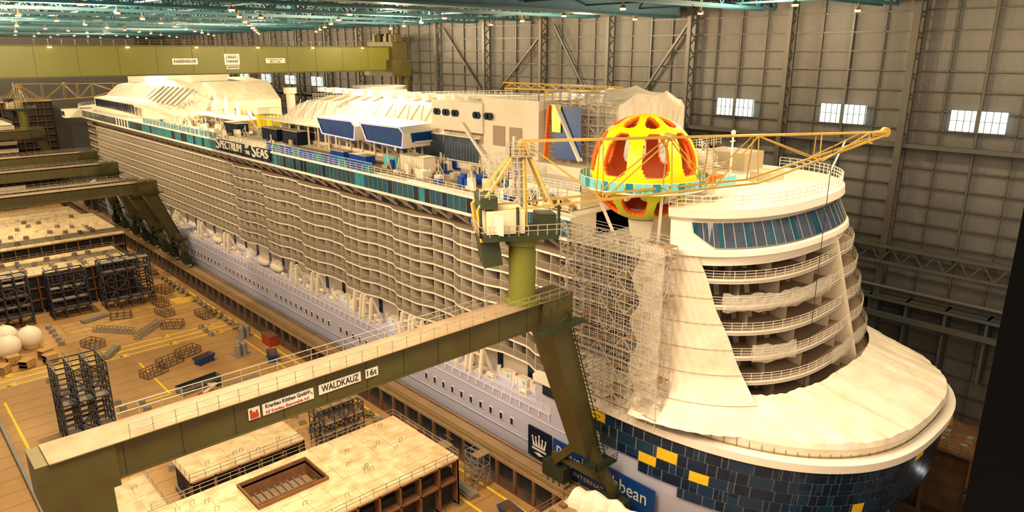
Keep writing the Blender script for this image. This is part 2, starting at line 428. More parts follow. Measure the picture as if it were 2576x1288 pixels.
# stern block
h=MB(); prev=None
for z,db_,da in((12.4,.8,0),(16.9,.3,0)):
    ring=[(x,y,z) for x,y in stern(24.1-da,34-db_)]+[(114,66,z),(66,66,z)]
    if prev: h.strip(prev,ring,0,True)
    prev=ring
h.obj("stern_hull",['hull'],ship)
h=MB(); rows=[9.4,10.8,12.3,13.7,15.3,16.75]; K=240
def wallpt(i,z,e=0):
    if i<=0: return (65.72-e,56-i*.42)
    t=math.radians(180+180*i/K); a_=24.36+e; b_=34.1-(16.9-z)*.12+e
    return (90.1+a_*sg(math.cos(t),2/2.7),56+b_*sg(math.sin(t),2/2.7))
start=[24,12,2,-10,-20]
ambs={4:[(-2,5),(112,5)],3:[(17,6)],2:[(12,5),(27,6),(150,6)],1:[(84,5),(162,5)],0:[(60,5),(136,6),(172,5)]}
for j in range(5):
    z0,z1=rows[j],rows[j+1]; i=start[j]
    base0=[wallpt(q,z0) for q in range(start[j],K+1)]; base1=[wallpt(q,z1) for q in range(start[j],K+1)]
    h.strip([(*p,z0) for p in base0],[(*p,z1) for p in base1],4)
    def pan(i0,i1,za,zb_,mm):
        P0=[wallpt(i0+(i1-i0)*q/3,za,.08) for q in range(4)];P1=[wallpt(i0+(i1-i0)*q/3,zb_,.08) for q in range(4)]
        h.strip([(*p,za) for p in P0],[(*p,zb_) for p in P1],mm)
    while i<K:
        wd=R.choice([2,3,4,5,6,8]); am=None
        for (a0,aw) in ambs.get(j,[]):
            if a0<=i<a0+1: am=aw
            elif i<a0<i+wd: wd=a0-i
        if am: wd=am
        e=min(K,i+wd); g_=.16
        if am: pan(i,e,z0+.03,z1-.03,2)
        else:
            m=0 if R.random()<.68 else 1; r=R.random(); v=z0+(z1-z0)*R.uniform(.25,.75)
            if r<.4: pan(i+g_,e-g_,z0+.04,z1-.04,m)
            elif r<.7: pan(i+g_,e-g_,z0+.04,v-.03,m);pan(i+g_,e-g_,v+.03,z1-.04,m)
            else:
                u=i+(e-i)*R.uniform(.3,.7); pan(i+g_,u-.1,z0+.04,z1-.04,m);pan(u+.1,e-g_,z0+.04,v-.03,m);pan(u+.1,e-g_,v+.03,z1-.04,1-m)
        i=e
h.obj("stern_window_wall",['glasss','glassm','amber','mull','mulb'],ship)
h=MB()
for (e0,z0,e1,z1) in((-.1,16.75,.6,16.95),(.6,16.95,.7,18.0),(.7,18.0,-.6,18.15)):
    A=[(x,y,z0) for x,y in [(66-e0,66)]+stern(24.1+e0,34+e0,k=90)+[(114.2+e0,66)]];B=[(x,y,z1) for x,y in [(66-e1,66)]+stern(24.1+e1,34+e1,k=90)+[(114.2+e1,66)]]
    h.strip(A,B,0)
h.obj("stern_rim",['slab'],ship,smooth=True)
h=MB(); rings=[(23.6,33.3,18.1),(23.5,33.2,19.4),(22.9,32.4,19.95),(22.7,29,20.7),(22.3,25,21.4),(21.8,20,22.5)]
K=160; pr=None
for j,(a,b,z) in enumerate(rings):
    S=stern(a,b,k=K,cx=90.1-j*.12,cy=56-j*.6); r=[]
    for i,(x,y) in enumerate(S):
        wob=.16*abs(math.sin(i*math.pi/8))+.06*math.sin(i*1.7+j)+.1*math.sin(i*.37+j*.8)
        r.append((x,y,z+(wob if j>1 else 0)))
    r=[(66+j*.7,62,z)]+r
    if pr:h.strip(pr,r,0)
    pr=r
h.obj("deck_tarpaulin",['tarp'],ship,smooth=True)
h=MB(); S=stern(23.75,33.45,k=60)
for i in range(2,58,1):
    h.beam((*S[i],18.1),(*S[i],19.5),.07)
h.strip([(x,y,19.4) for x,y in S],[(x,y,19.5) for x,y in S]); h.strip([(x-.0,y,18.15) for x,y in S],[(x,y,18.3) for x,y in S]); h.obj("tarpaulin_frame",['mull'],ship)

# tower
def tw(z,e=0,k=80,t0=180,t1=360):
    u=(z-20)/25.; a=22.0-3.8*u+e; b=18.9-4.9*u+e
    return stern(a,b,cx=89.2-3.7*u,cy=52,n=2.5,k=k,t0=t0,t1=t1)
FL=[21,24.1,27.2,30.3,33.4,36.5]
def ts(z): u=(z-20)/20.; return 232-22*u
h=MB()
zs=[19.5+i*1.03 for i in range(21)]
pr=None
for z in zs:
    e=.0 if z>26 else (26-z)**2*.09
    r=[(x+.09*math.sin(i*1.9+z*.7),y+.09*math.sin(i*2.3+z),z) for i,(x,y) in enumerate(tw(z,e,30,187,ts(z)))]
    r=[(r[0][0]+5,r[0][1]+.5,z)]+r
    if pr:h.strip(pr,r,0)
    pr=r
h.obj("tower_shell",['tarp'],ship,smooth=True)
# battens under the wrap
h=MB()
for z in(22,25.1,28.2,31.3,34.4,37.5):
    e=.04+(0 if z>26 else (26-z)**2*.09); P=tw(z,e+.06,20,190,ts(z))
    for a,b in zip(P[:-1],P[1:]): h.beam((*a,z),(*b,z),.07)
h.obj("wrap_batten",['cab'],ship)
h=MB(); pr=None
for z in zs:
    P=tw(z,0,12,346,360); r=[(x,y,z) for x,y in P]+[(P[-1][0],62,z)]
    if pr:h.strip(pr,r,0)
    pr=r
h.obj("tower_side",['white'],ship,smooth=True)
h=MB()
for j,z in enumerate(FL):
    z1=FL[j+1] if j<5 else 39.8
    A=tw(z,-4.2,48,200,350);B=tw(z1,-4.2,48,200,350)
    for i in range(48): h.quad((*A[i],z),(*A[i+1],z),(*B[i+1],z1),(*B[i],z1),(0 if R.random()<.6 else 2) if i%3 else 1)
h.obj("terrace_wall",['cabinb','cabinw','cabin'],ship)
for j,z in enumerate(FL):
    t0=ts(z)-2
    A=[];n=60; C=[]
    for i in range(n+1):
        th=t0+(350-t0)*i/n
        e=-.1+ (.7*math.sin(math.radians((th-t0)/(282-t0)*180)) if th<282 else 1.6*math.sin(math.radians((th-282)/(350-282)*180)))*.7
        A.append(tw(z,e,1,th,th)[0]); C.append(tw(z,-4.4,1,th,th)[0])
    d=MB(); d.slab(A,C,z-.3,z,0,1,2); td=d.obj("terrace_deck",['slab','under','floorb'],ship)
    d=MB(); d.strip([(x,y,z-.35) for x,y in A],[(x,y,z+.25) for x,y in A],0); d.obj("terrace_parapet",['slab'],td)
    d=MB(); d.rail([(x,y,z+.2) for x,y in A[::2]],1.0,1.6,3,.045); d.obj("terrace_railing",['railw'],td)
    d=MB()
    for i in range(6,n,9):
        a=A[i];c=C[i]; p=(a[0]+(c[0]-a[0])*.35,a[1]+(c[1]-a[1])*.35); zt=(FL[j+1] if j<5 else 39.8)-.35
        d.strip([(*p,z),(*c,z)],[(*p,zt),(*c,zt)])
    d.obj("terrace_divider",['white'],td,kind="stuff")
    sel={0:[(44,56)],1:[(20,54)],2:[(4,14),(40,54)],3:[(34,54)],4:[(2,26),(38,54)],5:[(44,54)]}[j]
    for (s0,s1) in sel:
        d=MB(); a=A[s0:s1]; wv=lambda i,k: .14*math.sin(i*.9+j+k)+.08*math.sin(i*2.3+j*2+k)
        rowz=[(-.5,.15),(-.1,.25),(.6,.2),(1.2,.12),(1.6,.05)]; pv=None
        for k,(dz,off) in enumerate(rowz):
            row=[(x-off-.05*math.sin(i*2.7+k),y-off-.05*math.sin(i*2.1+k),z+dz+(wv(i,k)*(1 if k in(0,4) else .15))) for i,(x,y) in enumerate(a)]
            if pv: d.strip(pv,row)
            pv=row
        d.obj("plastic_sheet",['sheet'],td,smooth=True)
h=MB()
P0=[tw(z,.2,1,280.5,280.5)[0]+(z,) for z in zs]; P1=[tw(z,.2,1,282,282)[0]+(z,) for z in zs]
Q0=[tw(z,-4,1,280.5,280.5)[0]+(z,) for z in zs]; Q1=[tw(z,-4,1,282,282)[0]+(z,) for z in zs]
h.strip(P0,P1);h.strip(P0,Q0);h.strip(P1,Q1); h.obj("terrace_fin",['white'],ship)
h=MB(); TS=198
def band(z0,e0,z1,e1,m,k=80,t0=TS,t1=360):
    A=[(x,y,z0) for x,y in tw(z0,e0,k,t0,t1)];B=[(x,y,z1) for x,y in tw(z1,e1,k,t0,t1)]
    A=[(80,A[0][1]+.3,z0)]+A+[(A[-1][0],60,z0)];B=[(80,B[0][1]+.3,z1)]+B+[(B[-1][0],60,z1)]
    h.strip(A,B,m)
band(38.2,-.2,39.4,-.2,0);band(39.4,-.2,39.5,.7,0);band(39.5,.7,40.1,.7,0);band(40.1,.7,40.3,.2,0);band(40.3,.2,43.3,-.3,0);band(43.3,-.3,43.9,.8,0);band(43.9,.8,44.9,.9,0);band(44.9,.9,45.0,-1,0)
h.obj("tower_crown",['slab'],ship,smooth=False)
h=MB(); A=tw(40.5,.5,60,208,352);B=tw(43.2,-.05,60,208,352)
for i in range(60):
    a,b,c,d=A[i],A[i+1],B[i+1],B[i]; zt0=40.5+(1-min(1,i/4))*1.7; zt1=40.5+(1-min(1,(i+1)/4))*1.7
    h.quad((*a,zt0),(*b,zt1),(*c,43.2),(*d,43.2),0 if (i*7)%5 else 1)
    if i%2==0: h.beam((*a,zt0),(*d,43.2),.06,m=2)
h.obj("lounge_window",['glassg','glassb','cabinw'],ship)
h=MB(); T=tw(45,-.5,60,TS)
poly=[(x,y) for x,y in T]+[(T[-1][0],62),(79,62),(79,T[0][1]+.2)]
h.prism(poly,44.7,45,0); h.obj("observation_deck",['white'],ship)
h=MB(); T=tw(45,.6,44,TS); h.rail([(79,T[0][1]+.2,45)]+[(x,y,45) for x,y in T],1.4,1.3,3,.08)
h.obj("observation_railing",['railw'],ship)
h=MB(); h.sph((81,44,44.9),4.0,20,8,0,.12); h.obj("folded_tarpaulin",['tarp'],ship,smooth=True)
h=MB(); h.sph((75.5,43,44.9),2.6,20,8,0,.18); h.obj("folded_tarpaulin",['tarp'],ship,smooth=True)
MB().box(90,46,45,94,49,46.2,0).obj("deck_house",['cab'],ship)
MB().box(84,57.9,45,95,62,47.5,0).obj("deck_house",['white'],ship)
MB().box(95.5,53,45,101,60,47.6,0).obj("deck_house",['cab'],ship)
MB().box(84,50.5,45,86,52,46,0).obj("deck_crate",['ora'],ship)
h=MB()
for i in range(7): h.box(88+i*.7,56-i*.1,48.5-i*.45,88.7+i*.7,58,48.7-i*.45)
h.rail([(88,56,49),(93,56,46)],1.2,1,3,.08);h.rail([(80,56,45),(96,56,45)],1.2,1.4,3,.08); h.rail([(80,61,47.8),(102,61,47.8)],1.2,1.4,3,.08)
h.obj("deck_stairs",['railw'],ship)
h=MB(); h.box(70,62,41.6,78,76,44,0);h.box(78,60,41.6,104,79,45.5,0); h.box(79,61,45.5,103,66,45.7,1); h.obj("aft_deckhouse",['white','pool'],ship)
h=MB(); h.rail([(70,62,44),(78,62,44)],1.1,1.2,3,.07); h.rail([(70,62,44),(70,76,44)],1.1,1.2,3,.07); h.rail([(70,76,44),(78,76,44)],1.1,1.2,3,.07); h.obj("aft_railing",['railw'],ship)
h=MB(); h.cyl((90,52,45),(90,52,51),.15);h.beam((89,52,49),(91,52,49),.12);h.beam((89.3,52,50),(90.7,52,50),.12);h.sph((90,52,51.2),.35,8,6); h.obj("mast",['railw'],ship)
MB().cyl((80,60,45),(80,60,50),.1).obj("mast",['railw'],ship); MB().cyl((101,43,45),(103,42,50),.12).obj("mast",['railw'],ship)

def loft(secs,m=0):
    h=MB(); pr=None
    for y,pr2 in secs:
        r=[(x,y,z) for x,z in pr2]
        if pr: h.strip(pr,r,m)
        else: h.add(r,[tuple(range(len(r)))],m)
        pr=r
    h.add(pr,[tuple(range(len(pr)))],m); return h
prof=lambda s:[(79,41.6),(79,46.2+s*.3),(80.5,47.2+s*.5),(84,51.2+s),(87,52.4+s),(104,52.4+s),(108,46),(108,41.6)]
loft([(168,[(79,41.6),(79,46),(80,46.6),(83,49),(86,50),(104,50),(108,46),(108,41.6)]),(158,prof(-.6)),(130,prof(.2)),(106,prof(1.)),(92,prof(1.6))]).obj("deckhouse",['tarp'],ship)
h=MB(); h.box(79,79,41.6,106,92,54.6,0)
for y in(88.2,84.2): h.box(78.85,y-1.5,47,79,y+1.3,50.2,1)
h.box(78.7,92,48.6,83,106,53.6,0)
for y in(104.4,101.8,99.2,93.4,90.5):
    h.cyl((78.55,y+.4,51.6),(78.9,y+.4,51.6),.6,n=14,m=2); h.cyl((78.55,y-.4,51.6),(78.9,y-.4,51.6),.6,n=14,m=2)
h.obj("deckhouse_block",['white','floorb','glassn'],ship)
h=MB()
for i in range(20):
    y=93+i*.8; h.quad((78.6,y,43.5),(78.6,y+.7,43.5),(78.6,y+.7,47.6),(78.6,y,47.6),0)
h.box(78.55,93,43.3,78.7,109,43.5,1);h.box(78.55,93,47.6,78.7,109,47.8,1)
h.obj("glass_screen",['glassg','railw'],ship)
MB().beam((78.4,88,42),(78.4,97,50),.5).obj("brace",['railw'],ship)
h=MB()
for i in range(16):
    y=94+i*4.6; s=1.4-.03*(y-92)
    h.beam((80.3,y,47.3+s*.5),(84,y,51.3+s),.25,.25); h.beam((80.3,y,47.3+s*.5),(84,y+3.4,51.3+s),.12,.12)
h.rail([(85.5,92,54.3),(87,166,50.6)],1.2,1.5,3,.08);h.rail([(76.5,108,46.4),(76.5,168,46.4)],1.1,2,2,.08)
h.rail([(79.2,79.2,54.6),(79.2,106,53.8)],1.1,1.2,3,.07); h.rail([(79.2,79.2,54.6),(104,79.2,54.6)],1.1,1.2,3,.07)
for i in range(16):
    h.box(84+R.random()*3,94+i*4.4,52.6,86.5+R.random()*3,95.5+i*4.4,54.2-i*.04)
h.obj("roof_frame",['slab'],ship)
h=MB(); h.box(75,106,46.1,80,170,46.4,0)
for i in range(14): h.box(76,108+i*4.5,41.6,76.3,108.3+i*4.5,46.1,0)
for i in range(12): h.quad((78.9,110+i*4.6,42.3),(78.9,113.6+i*4.6,42.3),(78.9,113.6+i*4.6,45.6),(78.9,110+i*4.6,45.6),1)
h.obj("gallery_deck",['white','cabin'],ship)
def pod(y0,y1):
    h=MB(); x0=72.6
    F=[(y1,48.9),(y1-2.,45.5),(y0+.5,45.2),(y0,48.0),(y0+1.2,49.0)]
    A=[(x0,y,z) for y,z in F]; Bk=[(80.5,y,z+(.3 if z>47 else .2)) for y,z in F]
    h.strip(A,Bk,0,True); h.add(Bk,[(0,1,2,3,4)],0); h.add([(x+.1,y,z) for x,y,z in A],[(0,1,2,3,4)],1)
    cy=sum(y for y,z in F)/5; cz=sum(z for y,z in F)/5
    inn=[(x0-.04,cy+(y-cy)*.93,cz+(z-cz)*.84) for y,z in F]; inl=[(x0-.05,cy+(y-cy)*.985,cz+(z-cz)*.96) for y,z in F]
    h.strip([(x-.05,y,z) for x,y,z in A],inl,2,True); h.strip(inl,inn,0,True); h.strip([(x-.05,y,z) for x,y,z in A],A,2,True)
    for i in range(12):
        y=y0+1.2+i*(y1-y0-2.6)/11; h.box(x0+.05,y,45.9,x0+.12,y+.035,48.4,3)
    h.quad((74.5,y0-.12+.35,46.2),(78.5,y0-.12+.35,46.3),(78.8,y0-.12,48),(74,y0-.12,47.9),1)
    return h.obj("cantilever_pod",['slab','glassp','led','mull'],ship)
pod(122.5,138); pod(106.2,121)
for y in(124,134,109,118): MB().beam((80,y,42),(74.5,y,45.4),.4).obj("pod_strut",['railw'],ship)
h=MB(); h.cyl((96,150,50),(96,150,53.2),7.5,6.5,24,0); h.cyl((96,150,53.2),(96,150,54),6.2,6.4,24,1); h.obj("radar_platform",['white','gray'],ship)
h=MB(); h.cyl((86,176,41.6),(86,176,51.5),1.1,n=14);h.cyl((86,176,51.5),(86,176,53),1.6,n=14); h.obj("exhaust_vent",['white'],ship)
for b,mk in(((71.5,99,41.7,74,106,44.4),'white'),((71.6,107.5,41.7,73.6,111.5,43.8),'cyan'),((70,115,41.7,72,121,43.2),'blue'),((70,123,41.7,72,128,43.2),'blue'),((74,150,41.7,77,157,44.6),'navy'),((74,160,41.7,77,168,44.4),'navy'),((80,178,41.7,84,184,46),'yel'),((72,178,41.7,75,186,44.5),'navy'),((79,190,41.7,83,198,44.5),'cab'),((84,192,41.7,90,204,47),'white'),((80,206,41.7,86,214,45.5),'white')):
    h=MB(); x0,y0,z0,x1,y1,z1=b; h.box(*b)
    n=int((y1-y0)/.7)
    for i in range(n+1): h.box(x0-.06,y0+i*(y1-y0-.1)/n,z0,x0,y0+.1+i*(y1-y0-.1)/n,z1)
    h.box(x0-.1,y0-.1,z1,x1+.1,y1+.1,z1+.15,1); h.obj("deck_container",[mk,'cab'],ship)
h=MB()
for i in range(190):
    x=R.uniform(67.5,79);y=R.choice([R.uniform(62,106),R.uniform(64,110),R.uniform(140,225),R.uniform(170,225)]); s=R.uniform(.3,1.3)
    if y<78: x=R.uniform(67,69.5)
    h.box(x,y,41.65,x+s,y+s*1.5,41.65+R.uniform(.3,1.8),R.choice([0,0,1,1,2]))
    if i%3==0: h.box(x,y,41.65,x+.12,y+.12,44.5,0); h.beam((x,y,44),(x+R.uniform(-2,2),y+R.uniform(-3,3),41.8),.1)
h.obj("deck_clutter",['white','cab','blue'],ship,kind="stuff")
h=loft([(308,[(73,41.6),(73,44),(76,45),(80,46),(89,46.5),(106,47),(106,41.6)]),(296,[(69,41.6),(69,46),(73,46.5),(77,50),(82,51),(106,51),(106,41.6)]),(270,[(69,41.6),(69,46.3),(73,46.8),(77,51.2),(82,52.4),(106,52.4),(106,41.6)]),(250,[(71,41.6),(71,46),(75,47),(80,50.5),(84,53),(106,53.5),(106,41.6)]),(232,[(74,41.6),(74,44),(77,46),(82,49),(86,52.5),(106,52.5),(106,41.6)]),(224,[(78,41.6),(78,43),(80,44),(84,45.5),(88,47),(106,47),(106,41.6)])])
h.obj("forward_deckhouse",['tarp'],ship)
MB().box(80,272,50,96,292,54.6).obj("forward_upper_house",['white'],ship)
MB().box(84,240,51,96,262,56).obj("forward_upper_house",['white'],ship)
h=MB()
for i in range(18): h.quad((68.9,250+i*2.5,43),(68.9,252.1+i*2.5,43),(68.9,252.1+i*2.5,45.6),(68.9,250+i*2.5,45.6),0)
h.obj("forward_window",['glassn'],ship)
h=MB()
for i in range(16):
    y=226+i*4.4; h.beam((74.2,y,46.5),(79.8,y,51),.35,.5,1); h.beam((74.2,y+2,46.4),(77,y+2,48.6),1.6,.2,0)
h.rail([(67.5,200,44.6),(67.5,248,46.6)],1.2,2,3,.1);h.rail([(76,188,46),(80,240,50)],1.2,2,3,.1)
for i in range(14): h.beam((75+R.random()*6,180+i*4,42),(76+R.random()*6,183+i*4,47.5),.22)
for k in range(4): h.cyl((80,188+k*8,44+k*.6),(86,202+k*8,46.5+k),.5,n=10)
h.box(76,186,44.4,84,222,44.7,0)
h.obj("sports_deck_frame",['slab','gray'],ship)
h=MB(); h.box(60.5,304,38.5,70,309,41.5,0); h.box(60.3,304.3,39.3,60.5,308.7,40.8,1); h.obj("bridge_wing",['white','glassn'],ship)

h=MB()
b0=[(84,67.5),(87,66.5),(90,65.6),(93,65),(96.5,64.6),(97,69),(96.6,74),(91,75.5),(85.5,76),(84,71)]
tops=[54.4,56.,55.6,56.2,54.8,55.7,56.6,56.4,55.6,55]
def dense(P,k=5):
    o=[]
    for i in range(len(P)):
        a,b=P[i],P[(i+1)%len(P)]
        for q in range(k): t=q/k; o.append((a[0]+(b[0]-a[0])*t,a[1]+(b[1]-a[1])*t))
    return o
D0=dense(b0); T0=[tops[i//5]*(1-(i%5)/5)+tops[(i//5+1)%10]*((i%5)/5)-.35*math.sin(math.pi*(i%5)/5) for i in range(50)]
A=[(x,y,45) for x,y in D0]; B=[(x+.18*math.sin(i*1.7),y+.18*math.cos(i*2.1),50) for i,(x,y) in enumerate(D0)]; C=[(x+.1*math.sin(i*1.3),y+.1*math.sin(i*2.7),T0[i]-1.0) for i,(x,y) in enumerate(D0)]
E=[(91+(x-91)*.93,70+(y-70)*.93,T0[i]) for i,(x,y) in enumerate(D0)]
h.strip(A,B,0,True);h.strip(B,C,0,True);h.strip(C,E,0,True); h.add(E,[tuple(range(50))],0); h.obj("tarpaulin_enclosure",['tarp'],ship)
h=MB(); h.add([(78.4,69.5,46.5),(78.4,75,46.5),(79.8,76.5,54),(79.8,71,54)],[(0,1,2,3)],0); h.add([(78.9,74.2,50.2),(78.9,76,50.2),(79.7,77,54.2),(79.7,75,54.2)],[(0,1,2,3)],1); h.beam((78.3,69.6,46.5),(79.6,75.8,54.2),.8,.3,2); h.beam((78.3,76.8,46),(79.6,77.3,54),.7,.3,3)
h.obj("billboard_panel",['banner','yel','white','ora'],ship)
h=MB()
for l in(-.6,.6): h.beam((88+l,96,55.6),(93+l,74,55.6),.2)
h.beam((88,97,56.6),(93,74,56.4),.2)
for i in range(9):
    a=i/9; h.beam((88+5*a-.6,96-22*a,55.6),(88+5*(a+.05),96-22*(a+.05),56.5),.12);h.beam((88+5*(a+.05),96-22*(a+.05),56.5),(88+5*(a+.11)+.6,96-22*(a+.11),55.6),.12)
h.beam((90,88,53),(90,88,55.6),.4);h.beam((92.5,76,53),(92.5,76,55.6),.4)
h.obj("roof_lattice_beam",['amber'],ship)

h=MB(); h.box(65.72,44.6,4.6,65.9,62.2,9.2,0); hb=h.obj("hull_banner",['banner'],ship)
text("Royal Caribbean",(65.68,53.6,7.4),RS,2.7,'sign',hb,15.6,.02)
text("INTERNATIONAL",(65.68,53.6,5.4),RS,.9,'amber',hb,9,.02)
h=MB(); h.box(65.7,62.6,4.6,65.9,67.2,9.3,0); cr=h.obj("emblem_panel",['navy'],ship)
h=MB(); X=65.66
def poly(pts): h.add([(X,64.9-a*.85,6.9+b*.85) for a,b in pts],[tuple(range(len(pts)))],0)
poly([(-1.7,-1.2),(1.7,-1.2),(1.7,-.8),(-1.7,-.8)])
for c in(-1.5,-.75,0,.75,1.5):
    poly([(c*.75-.3,-.6),(c*.75+.3,-.6),(c*1.05+.12,.9+(.5 if c==0 else 0)),(c*1.05-.12,.9+(.5 if c==0 else 0))])
    poly([(c*1.05-.25,1.1+(.5 if c==0 else 0)),(c*1.05,.8+(.5 if c==0 else 0)),(c*1.05+.25,1.1+(.5 if c==0 else 0)),(c*1.05,1.45+(.5 if c==0 else 0))])
poly([(-1.2,-1.8),(0,-2.2),(1.2,-1.8),(0,-1.5)])
h.obj("crown_emblem",['sign'],cr)

# ---------------------------------------------------------------- observation ball
cx,cy,cz,r=70.,52.,48.5,6.35
ball=thing("observation_sphere",(cx,cy,38.4),"yellow ribbed sphere with orange lined openings above the ship deck","attraction")
NU,NV=208,128; h=MB(); vs=[]
for j in range(NV+1):
    ph=math.pi*j/NV
    for i in range(NU):
        t=2*math.pi*i/NU; vs.append((cx+r*math.sin(ph)*math.cos(t),cy+r*math.sin(ph)*math.sin(t),cz+r*math.cos(ph)))
h.v=vs
def hole(u,v):
    def se(du,dv,n=3.): return abs(du)**n+abs(dv)**n<1
    u1=(u+18)%45-22.5
    if 12<v<39: return se(u1/(10+(v-12)*.28),(v-25.5)/12,2.6)
    if 43<v<97: return se(u1/(13.8+(v-43)*.03),(v-69)/24.5,3.4)
    u2=(u+18+22.5)%45-22.5
    if 106<v<154: return se(u2/17,(v-129)/17,2.4)
    return False
for j in range(NV):
    for i in range(NU):
        v=(j+.5)*180/NV;u=(i+.5)*360/NU
        if hole(u,v): continue
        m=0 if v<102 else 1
        h.f.append((j*NU+i,(j+1)*NU+i,(j+1)*NU+(i+1)%NU,j*NU+(i+1)%NU)); h.m.append(m)
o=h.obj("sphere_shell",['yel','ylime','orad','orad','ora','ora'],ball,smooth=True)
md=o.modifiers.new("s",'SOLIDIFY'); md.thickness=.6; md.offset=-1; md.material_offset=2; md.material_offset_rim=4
h=MB(); h.cyl((cx,cy,46.2),(cx,cy,46.5),5.0,n=40,m=0); h.obj("sphere_floor",['white'],ball)
h=MB(); K=48; RR=7.7; P=[(cx+RR*math.cos(2*math.pi*i/K),cy+RR*math.sin(2*math.pi*i/K)) for i in range(K+1)]
Q=[(cx+6.45*math.cos(2*math.pi*i/K),cy+6.45*math.sin(2*math.pi*i/K)) for i in range(K+1)]
h.slab(P,Q,46.5,46.7,0); h.obj("ring_platform",['slab'],ball)
h=MB()
for i in range(K):
    a,b=P[i],P[i+1]; h.quad((*a,46.7),(a[0]+(b[0]-a[0])*.84,a[1]+(b[1]-a[1])*.84,46.7),(a[0]+(b[0]-a[0])*.84,a[1]+(b[1]-a[1])*.84,47.8),(*a,47.8),0 if i%3 else 1)
h.strip([(x,y,47.8) for x,y in P],[(x,y,47.88) for x,y in P],2); h.obj("ring_balustrade",['cyan','glasst','railw'],ball)
h=MB(); h.box(72.5,43.6,46.0,77,45.6,46.7,0); 
for i in range(5): h.box(72.5+i*.9,43.55,46.7,73.3+i*.9,43.6,47.8,1)
h.obj("access_bridge",['slab','cyan'],ball)
MB().beam((70,52,42.6),(71.5,53,38.4),3,2.5,0,1.8,1.8).obj("lifting_arm",['slab'],ball)
for (p,q) in(((66.5,57,46.5),(69.5,55,38.4)),((67,47,46.5),(69.5,49,38.4)),((76,50,46.2),(76,50,38.4)),((74,58,46.5),(75,57,38.4))): MB().beam(p,q,.35).obj("arm_strut",['slab'],ball)

# ---------------------------------------------------------------- SCAFFOLD
def scaff(name,label,x0,x1,y0,y1,z0,z1,bx,by,lz,mk='steel',pk='walk',w=.09,group=None,planks=.5,net=None):
    t=thing(name,((x0+x1)/2,(y0+y1)/2,z0),label,"scaffold",group)
    f=MB(); nx=max(1,round((x1-x0)/bx)); ny=max(1,round((y1-y0)/by)); nz=max(1,round((z1-z0)/lz))
    X=[x0+(x1-x0)*i/nx for i in range(nx+1)];Y=[y0+(y1-y0)*i/ny for i in range(ny+1)];Z=[z0+(z1-z0)*i/nz for i in range(nz+1)]
    for x in X:
        for y in Y: f.box(x-w/2,y-w/2,z0,x+w/2,y+w/2,z1)
    for z in Z[1:]:
        for x in X:
            f.box(x-w/2,y0,z-w/2,x+w/2,y1,z+w/2)
            f.box(x-w/3,y0,z+.9,x+w/3,y1,z+.9+w*.6)
        for y in Y: f.box(x0,y-w/2,z-w/2,x1,y+w/2,z+w/2)
    for k in range(nz):
        for j in range(ny):
            if R.random()<.45:
                a,b=(Y[j],Y[j+1]) if (j+k)%2 else (Y[j+1],Y[j]); f.beam((x0,a,Z[k]),(x0,b,Z[k+1]),w)
        for j in range(nx):
            if R.random()<.45:
                a,b=(X[j],X[j+1]) if (j+k)%2 else (X[j+1],X[j]); f.beam((a,y0,Z[k]),(b,y0,Z[k+1]),w)
    f.obj("pole_frame",[mk],t)
    p=MB()
    for z in Z[1:]:
        for j in range(ny):
            if R.random()<planks: p.box(x0,Y[j]+.05,z+.02,x1,Y[j+1]-.05,z+.1)
    if p.f: p.obj("plank_deck",[pk],t,kind="stuff")
    if net:
        q=MB(); n=26; pv=None
        for i in range(n+1):
            z=net[2]+(net[3]-net[2])*i/n; row=[(x0-.12-.12*math.sin(i*1.3+k),net[0]+(net[1]-net[0]-1.2*math.sin(i*.45)**2)*k/8,z) for k in range(9)]
            if pv:q.strip(pv,row)
            pv=row
        q.obj("safety_net",['net'],t,smooth=True)
    return t
scaff("scaffold","tall grey tube scaffold standing against the ship's side",64.2,66.6,44.2,60,18.3,40.8,1.2,1.32,1.5,'spole','walk',planks=.2,w=.075,net=(44.2,48.5,20,41))
scaff("scaffold","grey tube scaffold rising above the upper deck",80.2,83.6,68,79,45.5,56,1.7,1.8,1.5,'spole',planks=.3,w=.09)
scaff("scaffold","small grey tube scaffold on the open deck",72,76,80,84,41.7,46.5,1.5,1.5,1.6,'railw','walk',.08,planks=.2)
scaff("scaffold","dark blue steel access tower scaffold on the yard floor",17.5,24.5,124,131,0,13,2.3,2.3,1.9,'bluesc','gray',.2,planks=.3)
scaff("scaffold","dark blue steel access scaffold beside a ship section",29,37,192,197,0,11,2.6,2.5,2.2,'bluesc','gray',.25,planks=.25)
scaff("scaffold","dark blue steel access scaffold beside a ship section",40,51,190,195,0,12,2.6,2.5,2.2,'bluesc','gray',.25,planks=.25)
scaff("scaffold","dark blue steel access scaffold beside a ship section",10,25,192,196,0,12,2.6,2,2.2,'bluesc','gray',.25,planks=.25)
scaff("scaffold","dark steel access scaffold near the gallery",46.5,53.5,93,98,0,7.5,1.8,1.8,1.9,'bluesc','walk',.13,planks=.3)
scaff("scaffold","small steel scaffold stair tower by the dock edge",58.3,60.6,70,73,0,5.5,1.2,1.5,2,'gray','walk',.1)
scaff("scaffold","small steel scaffold stair tower by the dock edge",56.8,60.0,78,80,0,3.5,1.2,1.5,1.7,'gray','walk',.1)

